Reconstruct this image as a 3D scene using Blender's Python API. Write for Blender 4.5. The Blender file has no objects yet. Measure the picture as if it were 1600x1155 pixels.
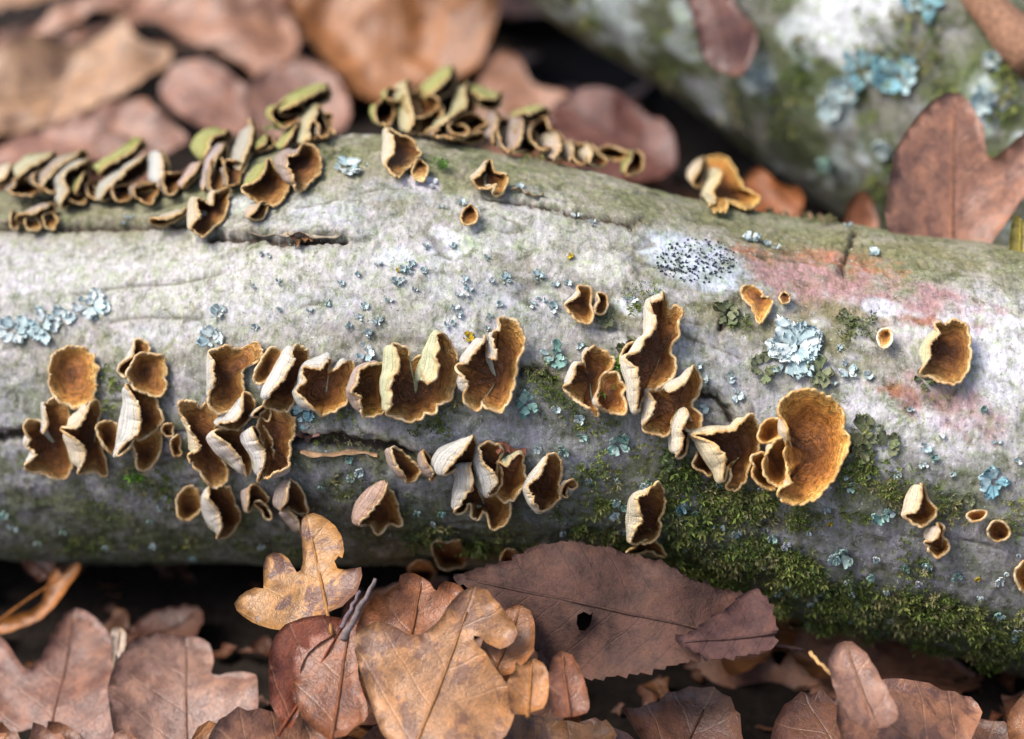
import bpy, math, random
import numpy as np
from mathutils import Vector
from mathutils.bvhtree import BVHTree
from mathutils.geometry import delaunay_2d_cdt

# Units: one Blender unit is one centimetre (the whole place is a hand's breadth of forest floor).
scene = bpy.context.scene
scene.unit_settings.system = 'METRIC'
scene.unit_settings.scale_length = 0.01
COL = scene.collection
R = math.radians
random.seed(7)
rng = np.random.default_rng(11)

# ------------------------------------------------------------------ camera
LENS, DIST, PITCH = 70.0, 50.0, R(33)
TARGET = np.array([0.0, 0.0, 5.6])
FWD = np.array([0.0, math.cos(PITCH), -math.sin(PITCH)])
RIGHT = np.array([1.0, 0.0, 0.0])
UP = np.array([0.0, math.sin(PITCH), math.cos(PITCH)])
EYE = TARGET - FWD * DIST
FPX = 1600 * LENS / 36.0
cam = bpy.data.cameras.new('camera')
cam_ob = bpy.data.objects.new('camera', cam)
COL.objects.link(cam_ob)
cam.lens = LENS
cam.sensor_width = 36.0
cam.clip_start = 1.0
cam.clip_end = 4000.0
cam_ob.location = EYE
cam_ob.rotation_euler = (math.pi / 2 - PITCH, 0, 0)
cam.dof.use_dof = True
cam.dof.focus_distance = 44.9
cam.dof.aperture_fstop = 0.058
cam.dof.aperture_blades = 9
scene.camera = cam_ob

# ------------------------------------------------------------------ light
SUN_DIR = Vector((-0.58, -0.08, 0.81)).normalized()      # towards the light
SUN_EL = math.asin(SUN_DIR.z)
SUN_AZ = math.atan2(SUN_DIR.x, SUN_DIR.y)
world = bpy.data.worlds.new('World')
scene.world = world
world.use_nodes = True
wn = world.node_tree
wn.nodes.clear()
sky = wn.nodes.new('ShaderNodeTexSky')
sky.sky_type = 'NISHITA'
sky.sun_disc = False
sky.sun_elevation = SUN_EL
sky.sun_rotation = SUN_AZ
sky.air_density = 1.0
sky.dust_density = 4.0
sky.ozone_density = 1.0
bg = wn.nodes.new('ShaderNodeBackground')
bg.inputs['Strength'].default_value = 0.125
wo = wn.nodes.new('ShaderNodeOutputWorld')
wn.links.new(sky.outputs[0], bg.inputs['Color'])
wn.links.new(bg.outputs[0], wo.inputs['Surface'])
sun = bpy.data.lights.new('sun', 'SUN')
sun.energy = 1.9
sun.angle = R(28)
sun.color = (1.0, 0.98, 0.945)
sun_ob = bpy.data.objects.new('sun', sun)
COL.objects.link(sun_ob)
sun_ob.location = (-60, -40, 80)
sun_ob.rotation_euler = SUN_DIR.to_track_quat('Z', 'Y').to_euler()
scene.view_settings.view_transform = 'Standard'
scene.view_settings.look = 'None'
scene.view_settings.gamma = 1.0
scene.view_settings.use_curve_mapping = False
scene.view_settings.exposure = 0.9
scene.cycles.use_denoising = True
scene.cycles.max_bounces = 6

# ------------------------------------------------------------------ small tools
_prm = rng.permutation(256)
_prm = np.concatenate([_prm, _prm, _prm])
_grd = rng.normal(size=(256, 3))
_grd /= np.linalg.norm(_grd, axis=1)[:, None]


def perlin(p, scale=1.0, seed=0):
    p = np.asarray(p, dtype=np.float64) * scale + seed * 17.31
    i = np.floor(p).astype(np.int64)
    f = p - i
    u = f * f * f * (f * (f * 6 - 15) + 10)
    out = 0.0
    for dx in (0, 1):
        wx = u[..., 0] if dx else 1 - u[..., 0]
        for dy in (0, 1):
            wy = u[..., 1] if dy else 1 - u[..., 1]
            for dz in (0, 1):
                wz = u[..., 2] if dz else 1 - u[..., 2]
                h = _prm[(_prm[(_prm[(i[..., 0] + dx) & 255] + i[..., 1] + dy) & 255] + i[..., 2] + dz) & 255]
                g = _grd[h]
                out = out + wx * wy * wz * (g[..., 0] * (f[..., 0] - dx) + g[..., 1] * (f[..., 1] - dy) + g[..., 2] * (f[..., 2] - dz))
    return out * 1.5


def fbm(p, scale, octaves=3, seed=0, gain=0.5):
    a, s, out = 1.0, scale, 0.0
    for k in range(octaves):
        out = out + a * perlin(p, s, seed + k)
        a *= gain
        s *= 2.05
    return out


def sstep(a, b, x):
    t = np.clip((x - a) / (b - a), 0, 1)
    return t * t * (3 - 2 * t)


def ray(px, py):
    """Direction (unit depth) of the photograph's pixel as seen from the tripod."""
    return FWD + RIGHT * ((px - 800.0) / FPX) + UP * ((577.5 - py) / FPX)


def at_depth(px, py, d):
    return EYE + ray(px, py) * d


def mesh_data(name, verts, faces, mats, fmat=None, smooth=True, colors=None, floats=None, vectors=None):
    verts = np.asarray(verts, dtype=np.float32)
    me = bpy.data.meshes.new(name)
    if isinstance(faces, np.ndarray):
        n, k = faces.shape
        me.vertices.add(len(verts))
        me.vertices.foreach_set('co', verts.ravel())
        me.loops.add(n * k)
        me.loops.foreach_set('vertex_index', faces.astype(np.int32).ravel())
        me.polygons.add(n)
        me.polygons.foreach_set('loop_start', np.arange(0, n * k, k, dtype=np.int32))
        me.polygons.foreach_set('loop_total', np.full(n, k, dtype=np.int32))
        me.update(calc_edges=True)
    else:
        me.from_pydata([tuple(v) for v in verts], [], faces)
    for m in (mats if isinstance(mats, (list, tuple)) else [mats]):
        me.materials.append(m)
    if fmat is not None:
        me.polygons.foreach_set('material_index', np.asarray(fmat, dtype=np.int32))
    me.polygons.foreach_set('use_smooth', np.full(len(me.polygons), smooth, dtype=bool))
    if colors is not None:
        a = me.attributes.new('Col', 'FLOAT_COLOR', 'POINT')
        c = np.ones((len(verts), 4), dtype=np.float32)
        c[:, :3] = colors
        a.data.foreach_set('color', c.ravel())
    for k, v in (floats or {}).items():
        a = me.attributes.new(k, 'FLOAT', 'POINT')
        a.data.foreach_set('value', np.asarray(v, dtype=np.float32))
    for k, v in (vectors or {}).items():
        a = me.attributes.new(k, 'FLOAT_VECTOR', 'POINT')
        a.data.foreach_set('vector', np.asarray(v, dtype=np.float32).ravel())
    me.update()
    return me


def put(name, data, parent=None, loc=None, label=None, cat=None, group=None, kind=None):
    o = bpy.data.objects.new(name, data)
    COL.objects.link(o)
    if loc is not None:
        o.location = loc
    if parent is not None:
        o.parent = parent
    if label:
        o['label'] = label
    if cat:
        o['category'] = cat
    if group:
        o['group'] = group
    if kind:
        o['kind'] = kind
    return o


def tube(points, radii, sides=7):
    """Swept tube with closed ends; returns verts, faces."""
    P = np.asarray(points, float)
    n = len(P)
    V, F = [], []
    up = np.array([0.13, 0.27, 0.95])
    for k in range(n):
        t = P[min(k + 1, n - 1)] - P[max(k - 1, 0)]
        t /= np.linalg.norm(t) + 1e-9
        a = np.cross(t, up)
        a /= np.linalg.norm(a) + 1e-9
        b = np.cross(t, a)
        for s in range(sides):
            w = 2 * math.pi * s / sides
            V.append(P[k] + radii[k] * (math.cos(w) * a + math.sin(w) * b))
    for k in range(n - 1):
        for s in range(sides):
            s2 = (s + 1) % sides
            F.append((k * sides + s, k * sides + s2, (k + 1) * sides + s2, (k + 1) * sides + s))
    F.append(tuple(range(sides))[::-1])
    F.append(tuple((n - 1) * sides + s for s in range(sides)))
    return V, F


# ------------------------------------------------------------------ materials
class NT:
    def __init__(self, name):
        self.m = bpy.data.materials.new(name)
        self.m.use_nodes = True
        self.t = self.m.node_tree
        self.t.nodes.clear()
        self.out = self.n('ShaderNodeOutputMaterial')
        self.b = self.n('ShaderNodeBsdfPrincipled')
        self.l(self.b.outputs[0], self.out.inputs['Surface'])

    def n(self, kind, **kw):
        nd = self.t.nodes.new(kind)
        for k, v in kw.items():
            setattr(nd, k, v)
        return nd

    def l(self, a, b):
        self.t.links.new(a, b)

    def val(self, sock, v):
        if hasattr(v, 'is_output') or isinstance(v, bpy.types.NodeSocket):
            self.l(v, sock)
        else:
            sock.default_value = v

    def math(self, op, a, b=0.0, c=0.0, clamp=False):
        nd = self.n('ShaderNodeMath', operation=op, use_clamp=clamp)
        self.val(nd.inputs[0], a)
        self.val(nd.inputs[1], b)
        self.val(nd.inputs[2], c)
        return nd.outputs[0]

    def noise(self, scale, detail=3.0, rough=0.55, vec=None, dist=0.0):
        nd = self.n('ShaderNodeTexNoise')
        nd.inputs['Scale'].default_value = scale
        nd.inputs['Detail'].default_value = detail
        nd.inputs['Roughness'].default_value = rough
        nd.inputs['Distortion'].default_value = dist
        if vec is not None:
            self.l(vec, nd.inputs['Vector'])
        return nd.outputs['Fac']

    def ramp(self, fac, stops):
        nd = self.n('ShaderNodeValToRGB')
        e = nd.color_ramp.elements
        while len(e) < len(stops):
            e.new(0.5)
        for k, (p, c) in enumerate(stops):
            e[k].position = p
            e[k].color = (c[0], c[1], c[2], 1) if isinstance(c, (tuple, list)) else (c, c, c, 1)
        self.l(fac, nd.inputs[0])
        return nd.outputs[0]

    def mix(self, fac, a, b, blend='MIX'):
        nd = self.n('ShaderNodeMix', data_type='RGBA', blend_type=blend)
        self.val(nd.inputs[0], fac)
        self.val(nd.inputs[6], a if not isinstance(a, tuple) else (*a[:3], 1))
        self.val(nd.inputs[7], b if not isinstance(b, tuple) else (*b[:3], 1))
        return nd.outputs[2]

    def attr(self, name, out='Fac'):
        return self.n('ShaderNodeAttribute', attribute_name=name).outputs[out]

    def bump(self, h, strength=0.4, dist=0.05):
        nd = self.n('ShaderNodeBump')
        nd.inputs['Strength'].default_value = strength
        nd.inputs['Distance'].default_value = dist
        self.l(h, nd.inputs['Height'])
        self.l(nd.outputs[0], self.b.inputs['Normal'])

    def done(self, color, rough=0.7, spec=0.4):
        self.val(self.b.inputs['Base Color'], color if not isinstance(color, tuple) else (*color[:3], 1))
        self.val(self.b.inputs['Roughness'], rough)
        self.b.inputs['Specular IOR Level'].default_value = spec
        return self.m


def coords(t):
    return t.n('ShaderNodeTexCoord').outputs['Object']


def mat_bark(name):
    t = NT(name)
    co = coords(t)
    fine = t.noise(7.0, 6, 0.7, co, 0.3)
    grain = t.noise(30.0, 4, 0.65, co)
    mp = t.n('ShaderNodeMapping')
    mp.inputs['Scale'].default_value = (13, 5.0, 5.0)
    mp.inputs['Rotation'].default_value = (0, 0.5, 0.35)
    t.l(co, mp.inputs[0])
    hair = t.noise(1.0, 5, 0.65, mp.outputs[0], 0.6)
    blot = t.noise(2.4, 6, 0.7, co, 0.5)
    hue = t.noise(3.4, 5, 0.7, co, 0.8)
    c = t.mix(1.0, t.attr('Col', 'Color'), t.ramp(fine, [(0.28, 0.42), (0.40, 0.84), (0.52, 1.0), (0.70, 1.24)]), 'MULTIPLY')
    c = t.mix(0.75, c, t.ramp(hair, [(0.32, 0.62), (0.5, 1.0), (0.68, 1.28)]), 'MULTIPLY')
    c = t.mix(0.95, c, t.ramp(blot, [(0.34, (0.40, 0.43, 0.30)), (0.46, (0.92, 0.93, 0.88)), (0.56, (1.05, 1.03, 1.06)), (0.66, (1.24, 1.24, 1.30))]), 'MULTIPLY')
    c = t.mix(0.9, c, t.ramp(hue, [(0.36, (0.82, 0.92, 0.66)), (0.47, (1.0, 1.0, 0.96)), (0.55, (1.0, 0.98, 1.0)), (0.64, (1.05, 0.99, 1.05))]), 'MULTIPLY')
    pit = t.ramp(t.noise(13.0, 3, 0.6, co), [(0.30, 0.25), (0.37, 1.0)])
    c = t.mix(0.8, c, pit, 'MULTIPLY')
    fleck = t.ramp(t.noise(16.0, 2, 0.5, co), [(0.66, 0.0), (0.71, 0.55)])
    c = t.mix(fleck, c, (0.60, 0.62, 0.60))
    h = t.math('ADD', t.math('MULTIPLY', fine, 1.2), t.math('ADD', t.math('MULTIPLY', grain, 0.4), t.math('MULTIPLY', hair, 0.45)))
    t.bump(h, 0.7, 0.06)
    return t.done(c, 0.78, 0.35)


def mat_inner():
    t = NT('fungus_hymenium')
    co = coords(t)
    rad = t.attr('rad')
    rnd = t.n('ShaderNodeObjectInfo')
    n1 = t.noise(1.9, 4, 0.6, co, 0.6)
    n2 = t.noise(9.0, 4, 0.6, co)
    rings = t.n('ShaderNodeTexNoise', noise_dimensions='1D')
    t.l(t.math('MULTIPLY_ADD', rad, 6.0, t.math('MULTIPLY', n1, 3.6)), rings.inputs['W'])
    rings.inputs['Detail'].default_value = 3
    r2 = t.math('ADD', rad, t.math('MULTIPLY', t.math('SUBTRACT', n1, 0.5), 0.85))
    c = t.ramp(r2, [(0.0, (0.100, 0.036, 0.012)), (0.34, (0.215, 0.078, 0.019)), (0.66, (0.335, 0.138, 0.030)), (0.84, (0.47, 0.235, 0.055)), (1.0, (0.62, 0.38, 0.13))])
    c = t.mix(0.85, c, t.ramp(rings.outputs['Fac'], [(0.32, 0.50), (0.5, 1.0), (0.66, 1.3)]), 'MULTIPLY')
    c = t.mix(0.9, c, t.ramp(n2, [(0.3, 0.5), (0.5, 1.0), (0.68, 1.4)]), 'MULTIPLY')
    c = t.mix(1.0, c, rnd.outputs['Color'], 'MULTIPLY')
    t.bump(t.math('ADD', t.math('MULTIPLY', n2, 0.7), rings.outputs['Fac']), 0.8, 0.07)
    return t.done(c, t.math('MULTIPLY_ADD', n2, 0.3, 0.38), 0.4)


def mat_rim():
    t = NT('fungus_margin')
    co = coords(t)
    n = t.noise(5.0, 4, 0.6, co)
    c = t.ramp(n, [(0.3, (0.38, 0.20, 0.075)), (0.5, (0.56, 0.375, 0.18)), (0.72, (0.70, 0.56, 0.36))])
    c = t.mix(1.0, c, t.n('ShaderNodeObjectInfo').outputs['Color'], 'MULTIPLY')
    t.bump(t.noise(22, 3, 0.6, co), 0.4, 0.04)
    return t.done(c, 0.75, 0.25)


def mat_back():
    t = NT('fungus_hairy_side')
    co = coords(t)
    rad = t.attr('rad')
    n1 = t.noise(2.6, 3, 0.6, co)
    n2 = t.noise(30.0, 3, 0.65, co)
    w = t.math('MULTIPLY_ADD', rad, 19.0, t.math('MULTIPLY', n1, 1.0))
    z = t.n('ShaderNodeTexNoise', noise_dimensions='1D')
    t.l(w, z.inputs['W'])
    z.inputs['Detail'].default_value = 2
    c = t.ramp(z.outputs['Fac'], [(0.30, (0.26, 0.19, 0.14)), (0.38, (0.60, 0.55, 0.47)), (0.54, (0.78, 0.765, 0.72)), (0.68, (0.64, 0.575, 0.48))])
    c = t.mix(t.math('MULTIPLY', t.math('SUBTRACT', rad, 0.86, clamp=True), 5.5, clamp=True), c, (0.66, 0.52, 0.33))
    g = t.ramp(t.math('ADD', t.noise(1.1, 2, 0.5, co), t.math('MULTIPLY', t.math('SUBTRACT', 0.7, rad), 0.35)), [(0.5, 0.0), (0.66, 0.7)])
    c = t.mix(g, c, (0.34, 0.35, 0.15))
    c = t.mix(0.8, c, t.ramp(n2, [(0.25, 0.6), (0.7, 1.25)]), 'MULTIPLY')
    c = t.mix(1.0, c, t.n('ShaderNodeObjectInfo').outputs['Color'], 'MULTIPLY')
    t.bump(t.math('ADD', n2, t.math('MULTIPLY', z.outputs['Fac'], 1.6)), 0.7, 0.05)
    return t.done(c, 0.9, 0.15)


def mat_leaf(name, dark=False):
    t = NT(name)
    co = coords(t)
    oi = t.n('ShaderNodeObjectInfo')
    base = oi.outputs['Color']
    lf = t.n('ShaderNodeSeparateXYZ')
    t.l(t.attr('lf', 'Vector'), lf.inputs[0])
    al, ac = lf.outputs[0], t.math('ABSOLUTE', lf.outputs[1])
    mid = t.math('SUBTRACT', 1.0, t.math('DIVIDE', ac, 0.045), clamp=True)
    n0 = t.noise(0.8, 4, 0.6, co, 0.4)
    n1 = t.noise(2.2, 5, 0.62, co, 0.3)
    n2 = t.noise(14.0, 4, 0.65, co)
    q = t.math('MULTIPLY_ADD', ac, -0.8, al)
    q = t.math('ADD', q, t.math('MULTIPLY', n0, 0.35))
    fr = t.math('ABSOLUTE', t.math('SUBTRACT', t.math('FRACT', t.math('DIVIDE', q, 0.62 if dark else 0.95)), 0.5))
    sv = t.math('SUBTRACT', 1.0, t.math('DIVIDE', fr, 0.045), clamp=True)
    vo = t.n('ShaderNodeTexVoronoi', feature='DISTANCE_TO_EDGE')
    vo.inputs['Scale'].default_value = 6.0
    t.l(co, vo.inputs['Vector'])
    net = t.math('SUBTRACT', 1.0, t.math('DIVIDE', vo.outputs['Distance'], 0.06), clamp=True)
    vein = t.math('MAXIMUM', mid, t.math('MULTIPLY', sv, 0.55))
    c = t.mix(1.0, base, t.ramp(n1, [(0.28, (0.38, 0.32, 0.32)), (0.47, (0.85, 0.83, 0.82)), (0.72, (1.35, 1.22, 1.05))]), 'MULTIPLY')
    spot = t.ramp(t.noise(1.35, 4, 0.6, co, 0.5), [(0.52, 0.0), (0.58, 0.9)])
    c = t.mix(t.math('MULTIPLY', spot, oi.outputs['Alpha']), c, (0.13, 0.060, 0.045))
    c = t.mix(0.6, c, t.ramp(n2, [(0.3, 0.7), (0.7, 1.22)]), 'MULTIPLY')
    c = t.mix(t.math('MULTIPLY', net, 0.08), c, t.mix(1.0, c, (0.5, 0.42, 0.38), 'MULTIPLY'))
    c = t.mix(t.math('MULTIPLY', vein, 0.3), c, (0.40, 0.26, 0.15) if not dark else (0.05, 0.03, 0.025))
    h = t.math('ADD', t.math('MULTIPLY', vein, -0.4), t.math('ADD', t.math('MULTIPLY', net, -0.1), t.math('MULTIPLY', n2, 0.45)))
    t.bump(t.math('ADD', h, n1), 0.55, 0.07)
    return t.done(c, t.math('MULTIPLY_ADD', n1, 0.4, 0.18 if not dark else 0.55), 0.55 if not dark else 0.25)


def mat_attr(name, rough=0.8, nscale=12.0, amp=0.3, bump=0.5, spec=0.3):
    t = NT(name)
    co = coords(t)
    n = t.noise(nscale, 4, 0.6, co)
    c = t.mix(1.0, t.attr('Col', 'Color'), t.ramp(n, [(0.28, 1 - amp), (0.72, 1 + amp)]), 'MULTIPLY')
    t.bump(n, bump, 0.05)
    return t.done(c, rough, spec)


def mat_objcol(name, rough=0.8, nscale=12.0, amp=0.3, bump=0.5, spec=0.3):
    t = NT(name)
    co = coords(t)
    n = t.noise(nscale, 4, 0.6, co)
    c = t.mix(1.0, t.n('ShaderNodeObjectInfo').outputs['Color'], t.ramp(n, [(0.28, 1 - amp), (0.72, 1 + amp)]), 'MULTIPLY')
    t.bump(n, bump, 0.05)
    return t.done(c, rough, spec)


M_BARK = mat_bark('bark')
M_IN, M_RIM, M_BACK = mat_inner(), mat_rim(), mat_back()
M_LEAF, M_LEAFD = mat_leaf('dry_leaf'), mat_leaf('serrated_leaf', True)
M_LICHEN = mat_attr('lichen', 0.85, 9.0, 0.2, 0.5, 0.2)
M_MOSS = mat_attr('moss', 0.7, 6.0, 0.35, 0.2, 0.3)
M_SOIL = mat_attr('soil', 0.95, 4.0, 0.5, 1.0, 0.2)
M_WOOD = mat_objcol('dead_wood', 0.8, 7.0, 0.45, 0.8)
# ------------------------------------------------------------------ the fallen log: axis and girth fitted to its outline
_px = np.array([-900, -300, 0, 150, 300, 430, 560, 700, 850, 1000, 1200, 1400, 1600, 1900, 2500], float)
_top = np.array([400, 330, 312, 303, 280, 235, 212, 222, 250, 283, 332, 360, 385, 430, 520], float)
_bot = np.array([860, 858, 862, 872, 882, 880, 882, 885, 890, 905, 960, 1000, 1052, 1140, 1300], float)


def smooth_interp(x, xs, ys):
    x = np.asarray(x, float)
    k = np.array([-1.5, -0.75, 0, 0.75, 1.5]) * 45
    return sum(np.interp(x + d, xs, ys) for d in k) / len(k)


_s = np.linspace(-900, 2500, 80)
_ax, _ay, _az, _ar = [], [], [], []
for p in _s:
    tp, bt = float(smooth_interp(p, _px, _top)), float(smooth_interp(p, _px, _bot))
    mid = 0.5 * (tp + bt)
    d = ray(p, mid)
    # meet the vertical plane y = -0.15 x
    k = -(EYE[1] + 0.15 * EYE[0]) / (d[1] + 0.15 * d[0])
    q = EYE + d * k
    # the outline slopes in the picture, so the girth is the height across it
    sl = math.atan2(float(smooth_interp(p + 40, _px, 0.5 * (_top + _bot)) - smooth_interp(p - 40, _px, 0.5 * (_top + _bot))), 80.0)
    half = 0.5 * (bt - tp) * math.cos(sl)
    _ax.append(q[0]); _ay.append(q[1]); _az.append(q[2])
    _ar.append(np.linalg.norm(q - EYE) * math.sin(math.atan(half / FPX)))
_ax, _ay, _az, _ar = map(np.array, (_ax, _ay, _az, _ar))
R0 = 5.3


def axis(x):
    return np.interp(x, _ax, _ay), np.interp(x, _ax, _az), np.interp(x, _ax, _ar)


def log_point(x, th, disp):
    y, z, r = axis(x)
    r = r + disp
    return np.stack([x, y - r * np.cos(th), z + r * np.sin(th)], -1)


def log_lumps(x, th):
    p = np.stack([x * 0.5, np.cos(th) * 2.6, np.sin(th) * 2.6], -1)
    return 0.16 * fbm(p, 0.45, 2, 3)


_gx, _gt = np.meshgrid(np.linspace(-30, 34, 260), np.linspace(-math.pi, math.pi, 220), indexing='ij')
_cv = log_point(_gx, _gt, log_lumps(_gx, _gt)).reshape(-1, 3)
_cf = [(i * 220 + j, i * 220 + j + 1, (i + 1) * 220 + j + 1, (i + 1) * 220 + j) for i in range(259) for j in range(219)]
LOG_BVH = BVHTree.FromPolygons([Vector(v) for v in _cv], _cf)


def hit(px, py):
    """Where the line of sight through a pixel meets the log: point, outward normal."""
    d = Vector(ray(px, py)).normalized()
    loc, nrm, idx, dist = LOG_BVH.ray_cast(Vector(EYE), d)
    if loc is None:
        loc, nrm, idx, dist = LOG_BVH.find_nearest(Vector(at_depth(px, py, 50)))
    y, z, r = axis(loc.x)
    n = Vector((0.0, loc.y - y, loc.z - z)).normalized()
    return np.array(loc), np.array(n)


def uv_of(px, py):
    p, n = hit(px, py)
    y, z, r = axis(p[0])
    return p[0], R0 * math.atan2(p[2] - z, -(p[1] - y)), max(0.3, float(-np.dot(n, ray(px, py)) / np.linalg.norm(ray(px, py))))


# dense where the photograph looks, coarse elsewhere
xs = np.concatenate([np.linspace(-31, -14.6, 50)[:-1], np.arange(-14.6, 14.6, 0.046), np.linspace(14.6, 34, 60)])
ths = np.concatenate([np.arange(R(-62), R(128), 0.046 / 5.4), np.linspace(R(128), R(298), 90)[:-1]])
NX, NTH = len(xs), len(ths)
X, TH = np.meshgrid(xs, ths, indexing='ij')
U, V = X, R0 * TH
ROUND = np.stack([X, np.cos(TH) * R0, np.sin(TH) * R0], -1)
nz_a = fbm(ROUND, 0.55, 4, 21)
nz_b = fbm(ROUND, 1.9, 3, 31)
nz_c = perlin(ROUND, 5.5, 41)
nz_d = perlin(ROUND * np.array([2.2, 0.8, 0.8]), 4.0, 47)
disp = log_lumps(X, TH) + 0.035 * nz_b + 0.016 * nz_c + 0.018 * nz_d


def poly_dist(pts, halfwin):
    """Signed distance over the bark from a crack traced in pixels (positive above it)."""
    best = np.full(X.shape, 9.0)
    sign = np.ones(X.shape)
    uv = [uv_of(*p)[:2] for p in pts]
    wob = 0.10 * nz_c + 0.07 * nz_b
    for (u0, v0), (u1, v1) in zip(uv[:-1], uv[1:]):
        L2 = (u1 - u0) ** 2 + (v1 - v0) ** 2 + 1e-9
        t = np.clip(((U - u0) * (u1 - u0) + (V - v0) * (v1 - v0)) / L2, 0, 1)
        du, dv = U - u0 - t * (u1 - u0), V - v0 - t * (v1 - v0) + wob
        d = np.sqrt(du * du + dv * dv)
        m = d < best
        best[m] = d[m]
        sign[m] = np.sign(dv[m] + 1e-6)
    return best, sign


def blob(px, py, rx, ry, soft=0.5, rag=0.45, nz=None):
    u0, v0, nv = uv_of(px, py)
    d = np.sqrt(((U - u0) / (rx / 62.0)) ** 2 + ((V - v0) / (ry / 62.0 / nv)) ** 2)
    d = d + rag * (nz_b if nz is None else nz)
    return 1 - sstep(1 - soft, 1 + soft * 0.4, d)


col = np.empty(X.shape + (3,))
col[:] = (0.335, 0.318, 0.288)


def paint(mask, c, k=1.0):
    m = np.clip(mask * k, 0, 1)[..., None]
    col[:] = col * (1 - m) + np.array(c) * m


warm = sstep(-0.1, 0.5, fbm(ROUND, 0.33, 3, 51))
paint(warm, (0.365, 0.35, 0.305), 0.8)
cool = sstep(0.0, 0.5, fbm(ROUND, 0.45, 3, 61))
paint(cool, (0.31, 0.315, 0.325), 0.75)
paint(sstep(0.12, 0.55, nz_b), (0.50, 0.48, 0.46), 0.75)
paint(sstep(0.15, 0.6, -nz_b), (0.19, 0.18, 0.14), 0.55)
# the flank faces: lilac grey below the row of fungi
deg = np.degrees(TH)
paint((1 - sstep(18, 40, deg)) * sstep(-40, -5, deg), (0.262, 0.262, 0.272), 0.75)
# algae: green film along the foot of the log and olive along its back
alg = sstep(-0.25, 0.35, fbm(ROUND, 0.8, 3, 71))
paint((1 - sstep(-24, 4, deg + 9 * nz_a)) * (0.55 + 0.45 * alg), (0.075, 0.09, 0.042), 0.95)
paint(sstep(-0.05, 0.42, fbm(ROUND, 1.1, 3, 81)) * (1 - sstep(10, 45, deg)), (0.13, 0.15, 0.065), 0.75)
ridge = sstep(66, 88, deg + 10 * nz_a) * (1 - sstep(165, 190, deg))
paint(ridge, (0.225, 0.205, 0.105), 0.7)
paint(ridge * alg, (0.15, 0.165, 0.06), 0.6)
paint(sstep(0.1, 0.5, fbm(ROUND, 1.5, 3, 91)) * sstep(20, 45, deg), (0.215, 0.20, 0.115), 0.55)
# pale brushed bark at upper left, white crust at right, pink film at upper right
for b in ((60, 430, 160, 70), (250, 440, 170, 80), (420, 440, 150, 70), (600, 400, 140, 60), (820, 350, 120, 45), (750, 470, 140, 60)):
    paint(blob(*b, 0.8), (0.475, 0.468, 0.45), 0.8)
for b in ((1550, 500, 130, 60), (1420, 490, 80, 40), (1350, 660, 50, 60), (1580, 570, 70, 70), (1480, 660, 100, 60)):
    paint(blob(*b, 0.8, 0.6), (0.64, 0.63, 0.645), 0.85)
for b in ((1230, 430, 110, 32), (1330, 455, 130, 38), (1460, 470, 90, 30), (1290, 400, 60, 18), (1500, 640, 70, 40), (1420, 610, 40, 20)):
    paint(blob(*b, 0.9, 0.9), (0.36, 0.205, 0.195), 0.85)
for b in ((1290, 400, 90, 12), (1180, 395, 40, 8), (1350, 420, 60, 8), (1400, 610, 30, 8), (1440, 500, 30, 7)):
    paint(blob(*b, 0.9, 1.0, nz_c), (0.40, 0.165, 0.085), 0.85)
for b in ((1200, 370, 160, 22), (1420, 392, 160, 26), (1090, 450, 70, 26), (1130, 500, 60, 30), (930, 480, 80, 22), (860, 590, 60, 25), (1290, 530, 60, 30), (1320, 490, 50, 26)):
    paint(blob(*b, 0.9, 0.8), (0.20, 0.185, 0.085), 0.75)
# crusts lying in the bark: round thalli with pale margins
for (px, py, rx, ry, c, k) in ((735, 382, 34, 22, (0.56, 0.57, 0.53), .9), (735, 380, 14, 8, (0.30, 0.38, 0.22), .6), (944, 418, 40, 26, (0.56, 0.55, 0.50), .85),
                               (620, 400, 30, 18, (0.60, 0.63, 0.66), .8), (340, 405, 40, 26, (0.44, 0.43, 0.42), .7), (715, 520, 36, 26, (0.58, 0.57, 0.64), .8), (985, 480, 26, 14, (0.66, 0.67, 0.70), .9),
                               (690, 385, 36, 30, (0.58, 0.60, 0.63), .7), (545, 190, 30, 10, (0.55, 0.58, 0.58), .8), (580, 205, 26, 12, (0.66, 0.67, 0.70), .8), (365, 322, 40, 14, (0.55, 0.56, 0.60), .8),
                               (655, 285, 30, 12, (0.66, 0.60, 0.62), .9), (1560, 600, 30, 40, (0.66, 0.66, 0.72), .7), (490, 330, 70, 24, (0.46, 0.47, 0.46), .7), (1375, 480, 28, 14, (0.62, 0.62, 0.70), .8),
                               (930, 740, 40, 34, (0.30, 0.31, 0.36), .7), (760, 690, 90, 30, (0.26, 0.265, 0.31), .7), (1250, 860, 60, 40, (0.27, 0.265, 0.28), .8), (1420, 880, 90, 50, (0.26, 0.255, 0.28), .8), (1340, 870, 70, 40, (0.27, 0.265, 0.285), .8)):
    paint(blob(px, py, rx, ry, 0.45, 0.35), c, k)
for b in ((1180, 900, 150, 60), (1300, 930, 130, 60), (1430, 960, 130, 50), (1090, 820, 80, 60), (1110, 750, 70, 40), (1350, 770, 70, 40), (1470, 790, 80, 30), (950, 640, 60, 30), (880, 625, 60, 30), (960, 790, 90, 60), (720, 840, 110, 30), (700, 645, 90, 20), (180, 690, 60, 60), (400, 610, 30, 50), (560, 700, 80, 16)):
    paint(blob(*b, 0.9, 0.9), (0.125, 0.13, 0.065), 0.5)
for b in ((500, 335, 90, 26), (620, 300, 60, 16), (250, 520, 90, 24), (470, 480, 90, 30), (830, 470, 80, 30), (700, 450, 60, 30), (1040, 560, 50, 40), (1130, 560, 50, 40), (1200, 640, 50, 30), (350, 600, 30, 24), (1000, 640, 40, 20), (800, 700, 70, 30)):
    paint(blob(*b, 0.9, 0.9), (0.42, 0.43, 0.455), 0.6)
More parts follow.
